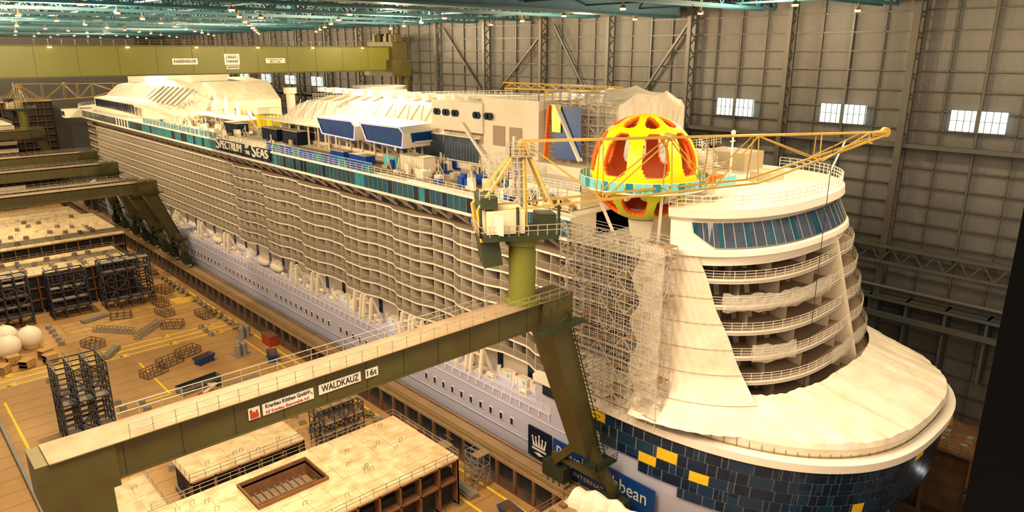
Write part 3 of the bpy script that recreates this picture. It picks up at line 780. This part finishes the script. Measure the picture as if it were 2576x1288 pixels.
# ---------------------------------------------------------------- GANTRY CRANE
def gantry(loc_x0,loc_x1,Y,zt,label,jib=True,dep=3.3,group=None):
    t=thing("gantry_crane",(loc_x1,Y,4.4),label,"crane",group)
    x0,x1=loc_x0,loc_x1; ya,yb=Y-1.3,Y+1.3; zb=zt-dep
    g=MB(); g.box(x0,ya,zb,x1,yb,zt,0); g.box(x0-.3,ya-.3,zb-.4,x0+4.5,yb+.3,zt+.25,0)
    for i in range(int((x1-x0)/4)): g.box(x0+5+i*4,ya-.03,zb,x0+5.05+i*4,ya,zt,1)
    g.box(x0,ya-.12,zb,x1,ya,zb+.12,0)
    g.obj("girder",['green','dgreen'],t)
    g=MB(); g.box(x0+.5,ya-.5,zt+.26,x1,yb+.3,zt+.34,0); g.rail([(x0+5.5,ya-.45,zt+.34),(x1,ya-.45,zt+.34)],1.1,1.6,2,.05,1); g.rail([(x0+5.5,yb+.25,zt+.34),(x1,yb+.25,zt+.34)],1.1,1.6,2,.05,1)
    g.obj("walkway",['cwalk','steel'],t)
    g=MB(); X=x1-1.5
    g.box(X-2.6,ya-.4,zb-.6,X+2.2,yb+.4,zt+.5,0)
    g.beam((X,Y,zb),(62.3,Y,13),3.7,3.0,0,2.6,2.6)
    g.beam((62.3,Y,14.5),(63.2,Y-4.2,8),1.3,1.3,0,.9,.9);g.beam((62.3,Y,14.5),(63.2,Y+6,8),1.3,1.3,0,.9,.9)
    g.beam((63.2,Y-4.6,9.0),(63.2,Y+6.5,9.0),.7)
    g.obj("leg",['green'],t)
    for yy in(Y-4.2,Y+6):
        g=MB()
        g.box(62.6,yy-2.0,5.5,64.1,yy+2.0,7.6,0); g.beam((63.3,yy,7),(63.3,yy,8.4),1.2)
        for k in(-1.6,-.55,.55,1.6): g.cyl((62.8,yy+k,5.0),(63.9,yy+k,5.0),.45,n=12,m=1)
        g.obj("bogie",['dgreen','steel'],t)
    g=MB()
    p=Vector((X+1.2,Y-1.7,zb+1)); q=Vector((63.7,Y-1.9,12))
    for s in(-.4,.4): g.beam(p+Vector((0,s,0)),q+Vector((0,s,0)),.1)
    for i in range(34): a=p+(q-p)*i/34; g.beam(a+Vector((0,-.4,0)),a+Vector((0,.4,0)),.08); 
    for i in range(17): a=p+(q-p)*i/17; g.beam(a+Vector((0,-.4,0)),a+Vector((.8,-.4,0)),.06); g.beam(a+Vector((.8,-.4,0)),a+Vector((.8,.4,0)),.06)
    g.box(X-4,ya-2.0,zb-.2,X+3,ya-.4,zb-.05); g.rail([(X-4,ya-2,zb-.1),(X+3,ya-2,zb-.1)],1.1,1,2,.06); g.rail([(X-4,ya-2,zb+1.4),(X-1,ya-2,zt+.4)],1.,1,2,.06)
    g.box(60.5,Y-3.4,11.6,64.6,Y-1.2,11.8); g.rail([(60.5,Y-3.4,11.8),(64.6,Y-3.4,11.8)],1.1,.8,3,.06);g.rail([(60.5,Y-3.4,11.8),(60.5,Y-1.2,11.8)],1.1,.8,3,.06)
    g.obj("ladder",['dgreen'],t)
    g=MB(); g.box(x0+.3,Y-1.6,0.8,x0+4.0,Y+1.6,zb-.4,0); g.box(x0,Y-5,0,x0+4,Y+5,1.2,0); g.obj("leg",['green'],t)
    if not jib: return t
    bx,by=x1-5.6,Y+.1
    g=MB(); g.cyl((bx,by,zt+.3),(bx,by,zt+7.8),1.45,n=28); g.cyl((bx,by,zt+.3),(bx,by,zt+.8),1.9,n=28); g.cyl((bx,by,zt+7.0),(bx,by,zt+7.8),1.8,n=28)
    g.obj("tower_column",['greeny'],t,smooth=False)
    d=Vector((.853,-.52,0)); n=Vector((.52,.853,0)); O=Vector((bx,by,0)); up=Vector((0,0,1))
    def pt(s,l,z): return O+d*s+n*l+up*z
    z0=zt+7.8; za=z0+10
    g=MB(); g.beam(pt(-4.6,0,z0+.4),pt(3.4,0,z0+.4),5.2,.6,0); g.beam(pt(-4.6,0,z0-1.4),pt(-2.6,0,z0-1.1),3.0,3.2,0); g.beam(pt(1.4,0,z0+1.6),pt(3.4,0,z0+1.5),2.2,1.8,0)
    g.beam(pt(-4.8,0,z0+4.0),pt(-3.0,0,z0+4.0),4.2,1.2,0)
    for s_,l_ in((-4.8,-2.3),(-4.8,2.3),(3.4,-2.3),(-1,-2.5)): g.beam(pt(s_,l_,z0+.5),pt(s_,l_*.95,z0+3.6),.22)
    g.obj("slewing_platform",['dgreen'],t)
    g=MB(); g.beam(pt(-4.2,-.6,z0+2.0),pt(-.2,-.6,z0+2.0),3.4,2.4,0); g.box(bx-4.4,by-1.9,z0+1.0,bx-4.36,by-.5,z0+3.0,0)
    g.obj("machinery_house",['cab'],t)
    g=MB(); cor=[pt(-5,-3,z0+.7),pt(4,-3,z0+.7),pt(4,3,z0+.7),pt(-5,3,z0+.7),pt(-5,-3,z0+.7)]; g.rail(cor,1.1,1,2,.07); g.rail([c+up*3.9 for c in cor[:2]],1.0,1,2,.07)
    c2=[pt(-1.5,-1.2,za-1.4),pt(1.2,-1.2,za-1.4),pt(1.2,1.2,za-1.4),pt(-1.5,1.2,za-1.4),pt(-1.5,-1.2,za-1.4)]; g.rail(c2,1.1,.8,3,.06); g.beam(pt(-1.5,0,za-1.45),pt(1.2,0,za-1.45),2.4,.1)
    g.obj("platform_railing",['steel'],t)
    j=MB(); Lt=42.3; zl=z0+3.4; zm=z0+4.9
    for l in(-1,1):
        j.beam(pt(0,l*.5,za),pt(Lt,l*.25,za),.19); 
        j.beam(pt(-3,l*1.6,zl-.3),pt(26.3,l*1.2,zm),.22); j.beam(pt(26.3,l*1.2,zm),pt(Lt,l*.25,za-.3),.2)
        j.beam(pt(-5,l*1.9,zl),pt(0,l*.5,za),.24); j.beam(pt(0,l*1.9,zl-2),pt(0,l*.5,za),.28); j.beam(pt(3,l*1.6,zl-.2),pt(0,l*.5,za),.24)
        j.beam(pt(-5,l*1.9,zl),pt(-4.6,l*1.9,z0),.35)
    lo=lambda s: zl-.3+(s+3)/29.3*(zm-zl+.3) if s<26.3 else zm+(s-26.3)/16*(za-.4-zm)
    S=[0,8.5,16.2,21,26.3,34,40]
    for i in range(len(S)-1):
        a,b=S[i],S[i+1]
        for l in(-1,1):
            if i%2==0: j.beam(pt(a,l*.5,za),pt(b,l*1.25,lo(b)),.12)
            else: j.beam(pt(a,l*1.25,lo(a)),pt(b,l*.5,za),.12)
            j.beam(pt(b,l*.5,za),pt(b,l*1.2*(1 if b<30 else .5),lo(b)),.11)
        j.beam(pt(b,-1.2,lo(b)),pt(b,1.2,lo(b)),.12); j.beam(pt(b,-.5,za),pt(b,.5,za),.12)
    j.beam(pt(0,-.5,za),pt(0,.5,za),.4)
    j.obj("jib",['jib'],t)
    g=MB(); g.cyl(pt(Lt+.1,-.25,za),pt(Lt+.1,.25,za),.55,n=20); g.beam(pt(Lt-1.4,0,za-.15),pt(Lt+.2,0,za),.5,.5); g.obj("pulley",['jib'],t)
    MB().cyl(pt(16.2,-.9,za+.1),pt(16.2,.9,za+.1),.35,n=16).obj("pulley",['jib'],t)
    g=MB(); g.beam(pt(36,0,za),pt(36,0,20.8),.06); g.box(*(pt(36,0,20.4)-Vector((.2,.2,0))),*(pt(36,0,21.3)+Vector((.2,.2,0)))); g.obj("hoist_chain",['dark'],t)
    g=MB(); g.beam(pt(-1,-.8,z0+5),pt(-1,-.8,za+.6),.3); g.beam(pt(0,.9,z0+.4),pt(0,.9,za),.4,.4)
    for i in range(14): g.beam(pt(-1.4,-1.2,z0+1+i*.7),pt(-.2,-1.2,z0+1+i*.7),.08)
    g.obj("ladder",['steel'],t)
    return t
gc=gantry(5.4,56.6,53.2,35.3,"olive green gantry crane with yellow lattice jib straddling the yard",dep=2.7)
def plate(x,y,z,w,h_,parent,mk='sign'):
    return MB().box(x-w/2,y-.06,z-h_/2,x+w/2,y,z+h_/2).obj("sign_plate",[mk],parent)
Yf=51.86; zc=34.15
p=plate(27.7,Yf,zc,4.1,.9,gc); text("WALDKAUZ",(27.7,Yf-.07,zc),RX,.85,'ink',p,3.6)
p=plate(30.9,Yf,zc,1.3,.85,gc); text("16t",(30.9,Yf-.07,zc),RX,.8,'ink',p,1.0)
p=plate(22.9,Yf,zc-.05,4.5,1.0,gc); text("Kranbau Köthen GmbH",(22.8,Yf-.07,zc+.18),RX,.46,'ink',p,3.8); text("KE Kranbau Eberswalde AG",(22.8,Yf-.07,zc-.32),RX,.36,'redm',p,3.8)
q=MB(); q.beam((24.7,Yf-.08,zc+.35),(25.05,Yf-.08,zc-.05),.12,.04); q.obj("logo",['redm'],p)
p=plate(19.95,Yf,zc-.05,.95,1.0,gc); q=MB(); q.box(19.6,Yf-.1,zc-.45,20.3,Yf-.06,zc-.05); q.box(19.6,Yf-.1,zc-.05,19.8,Yf-.06,zc+.3);q.box(20.1,Yf-.1,zc-.05,20.25,Yf-.06,zc+.2);q.box(19.85,Yf-.1,zc-.05,20.02,Yf-.06,zc+.1); q.obj("logo",['redm'],p)

gantry(2,58.5,205,28.3,"olive green gantry crane over the ship sections",False,2.6)
gantry(2,58.5,240,29.3,"olive green gantry crane over the ship sections",False,2.6)
gantry(2,58.5,222,26.5,"olive green gantry crane over the ship sections",False,2.4)
gantry(2,58.5,262,30.5,"olive green gantry crane over the ship sections",False,2.0)
gantry(2,58,335,32,"green gantry crane with a yellow jib tower beside the bow",True,3)
gantry(2,58,300,24,"olive green gantry crane beside the bow",False,2.4)

bc=thing("bridge_crane",(75,180,57),"wide olive green overhead travelling crane with white signs","crane")
g=MB(); g.box(-20,180,56.6,121,182.5,63,0); g.box(-20,179.8,56.5,121,180,56.8,1);g.box(-20,179.6,63,121,183,63.3,1)
for i in range(18): g.box(-16+i*8,179.97,57,-15.9+i*8,180,63,1)
g.box(-20,188,57.5,121,190,62.5,0); g.obj("girder",['greeny','green'],bc)
g=MB(); g.box(118,177,55,124.5,192,59.5,0); g.box(119,178,59.5,124,191,64.5,0); g.rail([(118,176.5,64.5),(125,176.5,64.5),(125,192,64.5)],1.2,1.2,2,.12)
for k in range(8): g.cyl((124.8,178+k*1.8,56.8),(125.4,178+k*1.8,56.8),.6,n=10)
for k in range(12): g.box(118+R.random()*5,177+k,64.5,118.8+R.random()*6,178+k,66+R.random())
g.box(120,177,46,121,178,55);g.box(123,177,46,124,178,55);g.box(120,177,46,124,178,46.6)
g.obj("end_carriage",['green'],bc)
g=MB(); g.rail([(-20,180,63.3),(120,180,63.3)],1.1,2.5,2,.08); g.obj("walkway_railing",['green'],bc)
for i in range(7): MB().cyl((20+i*15,179.3,62.6),(20+i*15,179.3,62.9),.4,n=8).obj("floodlight",['bulb'],bc)
p=plate(62.2,179.95,59.6,5.8,1.4,bc); text("KAISERADLER",(62.2,179.85,59.6),RX,.95,'ink',p,5)
p=plate(73.4,179.95,60.0,3.8,2.6,bc); text("MAN",(73.4,179.85,60.45),RX,.8,'ink',p,1.8); text("TAKRAF",(73.4,179.85,59.5),RX,.85,'ink',p,3.0)
q=MB()
for i in range(12):
    a=math.pi*i/12;b=math.pi*(i+1)/12; q.beam((73.4+1.5*math.cos(a),179.87,60.0+1.1*math.sin(a)),(73.4+1.5*math.cos(b),179.87,60.0+1.1*math.sin(b)),.1,.04)
q.obj("logo",['ink'],p)
p=plate(73.4,179.95,58.1,3.2,.8,bc); text("SIEMENS",(73.4,179.85,58.1),RX,.7,'ink',p,2.8)
p=plate(84.6,179.95,59.6,5.2,1.2,bc); text("Tragfähigkeit 600 t",(84.6,179.85,59.85),RX,.5,'redm',p,4.2); text("300 t + 300 t",(84.6,179.85,59.3),RX,.45,'ink',p,3.)

# ---------------------------------------------------------------- YARD
def section(x0,x1,y0,y1,z,label,well=None,deck='deckcream'):
    t=thing("ship_section",((x0+x1)/2,(y0+y1)/2,0),label,"ship section")
    d=MB()
    if well:
        a,b,c,e=well; d.box(x0,y0,z-.3,x1,c,z,0); d.box(x0,e,z-.3,x1,y1,z,0); d.box(x0,c,z-.3,a,e,z,0); d.box(b,c,z-.3,x1,e,z,0)
        for q in((a-.2,c-.2,b+.2,c),(a-.2,e,b+.2,e+.2),(a-.2,c,a,e),(b,c,b+.2,e)): d.box(q[0],q[1],z-3,q[2],q[3],z+.5,2)
    else: d.box(x0,y0,z-.3,x1,y1,z,0)
    def inw(x,y): return well and well[0]-.2<x<well[1]+.2 and well[2]-.2<y<well[3]+.2
    for i in range(1,int((x1-x0)/3)):
        x=x0+i*3+R.uniform(-.5,.5); yy=y0
        while yy<y1-.5:
            if R.random()<.6 and not inw(x,yy+.5): d.box(x,yy,z,x+.05,min(yy+1,y1),z+.012,1)
            yy+=1
    for i in range(1,int((y1-y0)/3)):
        y=y0+i*3; xx=x0
        while xx<x1-.5:
            if R.random()<.7 and not inw(xx+.5,y): d.box(xx,y,z,min(xx+1,x1),y+.05,z+.012,1)
            xx+=1
    d.obj("deck_plate",[deck,'seam','rust'],t)
    s=MB(); n=int((x1-x0)/3); zz0=z-2.2 if well else z-.3
    s.box(x0+.3,y0+1.2,0.8,x1-.3,y1-.3,zz0,1)
    if well:
        a,b,c,e=well; s.box(a,c,zz0,b,e,zz0+.1,3)
        for i in range(int((b-a)/.9)): s.box(a+i*.9,c,zz0+.1,a+i*.9+.12,e,zz0+.5,2)
        s.box(a,(c+e)/2-.15,zz0+.1,b,(c+e)/2+.15,zz0+.8,0)
    for k in range(max(1,int(z/3))):
        zz=z-.3-3*k; s.box(x0,y0,zz-.25,x1,y0+1.2,zz,0); s.box(x1-.3,y0,zz-.25,x1,y1,zz,0)
    for i in range(n+1): 
        xx=x0+(x1-x0-.25)*i/n; s.box(xx,y0,.5,xx+.25,y0+1.2,z-.3,0); s.box(xx,y0,0,xx+.6,y1,.8,2)
    m=int((y1-y0)/3)
    for i in range(m+1): yy=y0+(y1-y0-.25)*i/m; s.box(x1-.3,yy,.5,x1,yy+.25,z-.3,0)
    s.obj("bulkhead",['rust','dark','gray','walk'],t)
    r=MB(); r.rail([(x0,y0,z),(x1,y0,z),(x1,y1,z),(x0,y1,z),(x0,y0,z)],1.1,2,2,.06)
    for i in range(int((x1-x0)*(y1-y0)/25)):
        xx=R.uniform(x0+1,x1-2);yy=R.uniform(y0+1,y1-1)
        if inw(xx,yy): continue
        r.box(xx,yy,z,xx+.06,yy+.06,z+.6); r.box(xx+.5,yy,z,xx+.56,yy+.06,z+.6); r.box(xx,yy,z+.54,xx+.56,yy+.06,z+.6)
    r.obj("railing",['steel'],t,kind="stuff"); return t
section(19,54,69,85,8,"cream steel ship section with rusty deck seams and open hatch",(28.8,38,76.5,82.6))
section(26,43,93,100.5,5,"low brown ship section with open frames")
section(11,23,92,104,2.6,"flat pale steel deck panel on the yard floor")
section(-2,49,199,216,10,"large brown ship section with cluttered deck")
section(-2,55,226,262,11,"large brown ship section with bare deck")
section(-2,54,268,290,9,"brown ship section beside the dock")
section(20,50,345,400,34,"tall white striped ship section",None,'white')
section(54,74,395,440,40,"tall white striped ship section",None,'white')
section(10,40,405,440,44,"tall dark ship section",None,'gray')
h=MB()
for k in range(11):
    h.box(19.6,344.6,2+k*3,50.4,345,3.4+k*3,0); h.box(50.05,345,2+k*3,50.5,400,3.4+k*3,0)
h.obj("balcony_front",['white'],label="white stacked balcony fronts of a ship section",category="balcony front")
def small(lst,label,cat,group,build):
    o=None
    for i,(x,y,z,rz) in enumerate(lst):
        if o is None: o=build(); o.location=(x,y,z); o.rotation_euler=(0,0,rz); o["label"]=label;o["category"]=cat;o["group"]=group
        else: cp(o,(x,y,z),rz)
def bcrate():
    m=MB(); m.box(-1.1,-.9,.15,1.1,.9,1.7,0)
    for x in(-1.1,0,1.02): m.box(x,-.95,0,x+.1,.95,1.75,1)
    for z in(.2,.9,1.6): m.box(-1.15,-.96,z,1.15,.96,z+.1,1)
    m.box(-1.2,-1,1.7,1.2,1,1.8,0); return m.obj("wooden_crate",['wood','walk'],loc=(0,0,0))
small([(22.8,165,0,.2),(22.6,168.5,0,.4),(18.7,165,0,.7),(17,169,0,.1),(14.6,165,0,.9)],"wooden crate on the yard floor near the white tanks","crate","wooden crates on the yard floor",bcrate)
def bskip():
    m=MB(); A=[(-1.5,-.8,.3),(1.5,-.8,.3),(1.5,.8,.3),(-1.5,.8,.3)];B=[(-2.1,-1,1.6),(2.1,-1,1.6),(2.1,1,1.6),(-2.1,1,1.6)];C=[(-1.9,-.85,1.6),(1.9,-.85,1.6),(1.9,.85,1.6),(-1.9,.85,1.6)]
    m.strip(A,B,0,True);m.strip(B,C,0,True);m.strip([(x*.95,y*.9,.5) for x,y,z in A],C,1,True);m.add([(x*.95,y*.9,.5) for x,y,z in A],[(0,1,2,3)],1);m.add(A,[(0,1,2,3)],0)
    for x in(-1.6,1.5): m.box(x,-1.1,0,x+.12,1.1,.4,0)
    m.box(-1.8,-1.08,1.45,1.8,-1,1.6,0)
    return m.obj("waste_skip",['banner','brown'],loc=(0,0,0))
small([(46,143,0,.3),(57,135,0,1.2),(57.5,62,0,1.5)],"open steel waste skip on the yard floor","skip","waste skips",bskip)
def btrough():
    m=MB(); n=10; A=[(-4,1.3*math.cos(math.pi*i/n),1.5-1.3*math.sin(math.pi*i/n)) for i in range(n+1)];B=[(4,y,z) for x,y,z in A]
    m.strip(A,B); m.add(A,[tuple(range(n+1))]);m.add(B,[tuple(range(n+1))]); m.strip([(x,y*.9,z*.9+.15) for x,y,z in A],[(x,y*.9,z*.9+.15) for x,y,z in B],1)
    for x in(-4,-2,0,2,3.9): m.box(x,-1.4,.1,x+.15,-1.25,1.6,0);m.box(x,1.25,.1,x+.15,1.4,1.6,0)
    m.box(-4,-1.4,0,4,-1.2,.2);m.box(-4,1.2,0,4,1.4,.2)
    return m.obj("steel_trough",['gray','dark'],loc=(0,0,0))
small([(41,132,0,.15)],"long dark steel trough container on the yard floor","container","steel troughs",btrough)
def bbask():
    m=MB()
    for x in(-1.3,0,1.3):
        for y in(-2.2,-.7,.8,2.2): m.box(x-.06,y-.06,0,x+.06,y+.06,1.5)
    for z in(.1,.8,1.5):
        for x in(-1.3,1.3): m.box(x-.06,-2.2,z-.06,x+.06,2.2,z+.06)
        for y in(-2.2,2.2): m.box(-1.3,y-.06,z-.06,1.3,y+.06,z+.06)
    m.box(-1.3,-2.2,.1,1.3,2.2,.2,1); return m.obj("lifting_basket",['brown','walk'],loc=(0,0,0))
small([(31.4,168,0,.4),(49.5,178,0,.2),(48,168,0,.9),(51,186,0,.1),(55,196,0,.4),(36.5,144,0,1.9),(40.5,147,0,1.9),(45,149.5,0,1.9),(56,170,0,.1),(41,183,0,1.2),(27,152,0,.4)],"brown steel mesh lifting basket on the yard floor","basket","lifting baskets",bbask)
def bgang():
    m=MB()
    for y in(-.6,.6):
        for z in(.1,1.2): m.beam((-5,y,z),(5,y,z),.14)
        for i in range(10): m.beam((-5+i,y,.1),(-4.5+i,y,1.2),.1); m.beam((-4.5+i,y,1.2),(-4+i,y,.1),.1)
    for i in range(11): m.box(-5+i-.05,-.6,.05,-5+i+.05,.6,.15)
    m.box(-5,-.5,.15,5,.5,.2,1); return m.obj("gangway_truss",['steel','walk'],loc=(0,0,0))
small([(37,174,0,-.9),(43,169,0,.75)],"grey lattice gangway truss lying on the yard floor","gangway","gangway trusses",bgang)
def btank():
    m=MB(); m.sph((0,0,2.5),2.4,32,20); m.cyl((0,0,0),(0,0,.6),1.2,1.3,n=20); m.cyl((0,0,4.8),(0,0,5.1),.3); return m.obj("spherical_tank",['white'],loc=(0,0,0),smooth=True)
small([(17.6,180.5,0,0),(21.4,176.6,0,0),(17.0,173.6,0,0)],"large white spherical tank on the yard floor","tank","white spherical tanks",btank)
def blift():
    m=MB(); m.box(-1.3,-.8,.4,1.3,.8,1.1,0)
    for x in(-.9,.9):
        for y in(-.85,.85): m.cyl((x,y-.12,.4),(x,y+.12,.4),.4,n=12,m=1)
    m.beam((-.6,0,1.1),(2.2,0,1.9),.35,m=2); m.beam((2.2,0,1.9),(.4,0,2.5),.3,m=2); m.box(2,-.6,1.4,3.1,.6,1.5,1); m.rail([(2,-.6,1.5),(3.1,-.6,1.5),(3.1,.6,1.5),(2,.6,1.5)],1,.6,2,.06,1)
    return m.obj("boom_lift",['redm','dark','white'],loc=(0,0,0))
small([(40.6,127,0,.3),(58,84,0,1.2)],"small red boom lift parked on the yard floor","boom lift","boom lifts",blift)
def bdrum():
    m=MB(); 
    for x,y in((0,0),(1.4,.3),(.6,1.4)): m.cyl((x,y,0),(x,y,2.6),.6,n=14); m.cyl((x,y,2.6),(x,y,2.8),.62,.3,n=14)
    m.box(-.8,-.8,0,2.2,2.2,.15); return m.obj("gas_bottle_rack",['gray'],loc=(0,0,0))
small([(52.4,141,0,0),(57,150,0,0)],"grey gas bottle rack on the yard floor","bottle rack","gas bottle racks",bdrum)
def bcont():
    m=MB(); m.box(-2,-1,.1,2,1,2.3,0)
    for i in range(14): m.box(-1.9+i*.28,-1.05,.2,-1.78+i*.28,-1,2.2,1)
    m.box(-2.05,-1.05,2.25,2.05,1.05,2.4,1); m.box(-2,-1,0,2,1,.1,1); return m.obj("site_container",['redm','rust'],loc=(0,0,0))
small([(60.3,143,0,1.57),(59.8,119,0,1.57),(59.5,89,0,1.57)],"red steel site container against the dock edge gallery","container","red site containers",bcont)
def bwork():
    m=MB(); m.box(-1,-.5,.8,1,.5,.9); 
    for x in(-.9,.9):
        for y in(-.4,.4): m.box(x-.05,y-.05,0,x+.05,y+.05,.8)
    m.box(-.6,-.3,.9,.1,.3,1.4,1); m.cyl((.6,0,.9),(.6,0,1.3),.2,m=1); m.box(-.9,-.4,.2,.9,.4,.28); return m.obj("tool_bench",['walk','steel'],loc=(0,0,0))
def grid(x0,x1,y0,y1,n,z,sx=3.2,sy=3.2):
    c=[(x0+(i+.5)*sx,y0+(j+.5)*sy) for i in range(int((x1-x0)/sx)) for j in range(int((y1-y0)/sy))]
    R.shuffle(c); return [(x,y,z,R.random()*3) for x,y in c[:n]]
small(grid(56.9,60.3,152,290,40,0)+grid(56.9,60.3,92,110,5,0)+grid(55.2,58.4,64,72,2,0),"steel tool bench with equipment near the dock edge","tool bench","tool benches along the dock edge",bwork)
def bpal():
    m=MB()
    for i in range(5): m.box(-.6,-.6+i*.27,.12,.6,-.45+i*.27,.16)
    for i in(-.5,0,.5): m.box(i-.06,-.6,0,i+.06,.62,.12)
    m.box(-.5,-.5,.16,.3,.5,.9,1); m.cyl((.35,.2,.16),(.35,.2,.8),.18,m=1); return m.obj("loaded_pallet",['wood','gray'],loc=(0,0,0))
small(grid(2,47,200,214,34,10.01)+grid(2,53,228,260,44,11.01)+grid(26,35,105,140,12,0)+grid(51,55,155,165,4,0)+grid(44,60,101,118,14,0)+grid(19,25,140,156,5,0)+grid(25,30,172,190,6,0),"wooden pallet loaded with grey parts","pallet","loaded pallets",bpal)
def bpipe():
    m=MB()
    for i in range(5): m.cyl((-3,-.8+i*.4,.28),(3,-.8+i*.4,.28),.18,n=8)
    for i in range(4): m.cyl((-3,-.6+i*.4,.62),(3,-.6+i*.4,.62),.18,n=8)
    for x in(-2,2): m.box(x,-1.1,0,x+.15,1.1,.1,1)
    return m.obj("pipe_stack",['steel','wood'],loc=(0,0,0))
small([(48,128,0,.2),(33,161,0,.9),(36,186,0,.3),(57,72,0,1.5)],"stack of grey steel pipes on the yard floor","pipe stack","pipe stacks",bpipe)
h=MB()
def ln(x0,y0,x1,y1,w=.38): h.beam((x0,y0,.02),(x1,y1,.02),w,.02)
for y in(157.5,160.2,163): ln(8,y,59,y+.6)
for x in(14,24,34,44,54):
    for y in(157.7,163.1): ln(x,y,x+1.6,y+.9);ln(x,y,x+1.6,y-.7)
ln(60,60,60,250);ln(57,100,57,150,.25);ln(36,133,36,152);ln(36,133,30,133);ln(12.5,90,12.5,150,.4);ln(14,90,14,120,.25);ln(55.5,52,55.5,92);ln(58,188,48,190)
ln(56,86,61,78);ln(30,105,57,105,.25);ln(25,116,57,116,.2);ln(30,180,56,180,.25)
for i in range(5): ln(54,184+i,59,184+i,.4)
trim(h,['line'])
h=MB()
for i in range(70): h.box(-5,20+i*4,.004,61,20.07+i*4,.012)
trim(h,['brown'])
h=MB(); h.box(0,60,0,5.0,125,1.4); h.rail([(5.0,60,1.4),(5.0,125,1.4)],1,3,2,.1); h.box(10.3,106,0,10.8,145,.6); trim(h,['gray'])
hut=thing("covered_platform",(58.5,42,0),"rough steel platform piled with a crumpled white tarpaulin","platform")
h=MB(); h.box(52.5,33,6.9,61.4,53.2,7.3,1); h.rail([(52.5,33,7.3),(52.5,53.2,7.3),(61.4,53.2,7.3)],1.1,1.5,2,.07)
for y in(34,43,52.5): h.box(52.7,y,0,53,y+.3,6.9);h.box(60.9,y,0,61.2,y+.3,6.9)
for i in range(16):
    x=R.uniform(53,57);y=R.uniform(40,52); s=R.uniform(.3,.9); h.box(x,y,7.3,x+s,y+s*1.4,7.3+R.uniform(.2,.9))
h.obj("platform_frame",['rust','walk'],hut)
h=MB(); n=26; pr=None
for i in range(n+1):
    y=35+i*.68; u=i/n; w=1.6+.25*math.sin(i*2.1); hh=(2.9*math.sin(math.pi*min(1,u*1.0))**.3 if 0<i<n else .1)+.3*math.sin(i*1.3)
    r=[(59.3+s*w,y,7.32+max(.03,hh)*(1-abs(s)**2.4)+.1*abs(math.sin(i*3+s*5))*(1-abs(s))) for s in(-1,-.85,-.65,-.35,0,.35,.65,.85,1)]
    if pr:h.strip(pr,r)
    pr=r
h.obj("tarpaulin",['tarp'],hut)
h=MB(); 
for y in range(-20,60,6): h.box(115.3,y,-9,115.9,y+.6,3); 
h.box(115.2,-30,2.6,118,449,3.1); h.rail([(115.3,-20,3.1),(115.3,100,3.1)],1.1,2,2,.08)
for k in range(12): h.box(95,-27+k*4,-2,115.2,-26.6+k*4,-1.5)
h.box(104,-28,-2,104.5,19,-1.5)
trim(h,['brown'])
scaff("scaffold","rusty steel dock scaffold below the stern",104,114,-12,16,-9,2,3,3,2.6,'rust','walk',.16)
scaff("scaffold","rusty steel dock scaffold below the stern",88,99,-12,8,-9,-1,3,3,2.6,'rust','walk',.16)
small(grid(118.6,125.5,4,64,28,1.5),"wooden pallet loaded with machine parts on the quay","pallet","loaded pallets on the quay",bpal)
def bmach():
    m=MB(); m.box(-1.6,-.8,0,1.6,.8,.3); m.cyl((-1,0,1),(1,0,1),.7,n=14); m.cyl((1,0,1),(1.5,0,1),.35,n=12); m.box(-.4,-.4,1.5,.4,.4,2.1); m.cyl((-1.3,0,.9),(-1,0,.9),.9,n=14); return m.obj("pump_unit",['jib'],loc=(0,0,0))
small([(127.6,22,1.5,.4),(127.5,30,1.5,1.2),(127.5,12,1.5,1.5),(127.6,42,1.5,1.6)],"yellow-brown pump unit on the quay","pump","pump units on the quay",bmach)
wl=thing("work_lamp",(104,20.2,-9),"bright white work lamp on a pole below the stern","lamp")
MB().cyl((104,20.2,-9),(104,20.2,3.4),.08).box(103.6,20.0,3.4,104.4,20.4,3.9).obj("pole",['dark'],wl); MB().sph((104,19.8,3.6),.3,10,6).obj("bulb",['bulbw'],wl)
# window frame post of the viewing gallery
a=math.radians(79.07)
p=[(1.5*math.sin(a),1.5*math.cos(a)),(1.62*math.sin(a+.0),1.62*math.cos(a)),(1.75,-.35),(1.55,-.35)]
struct(MB().prism(p,59,64.5),"trim_99",['black'])
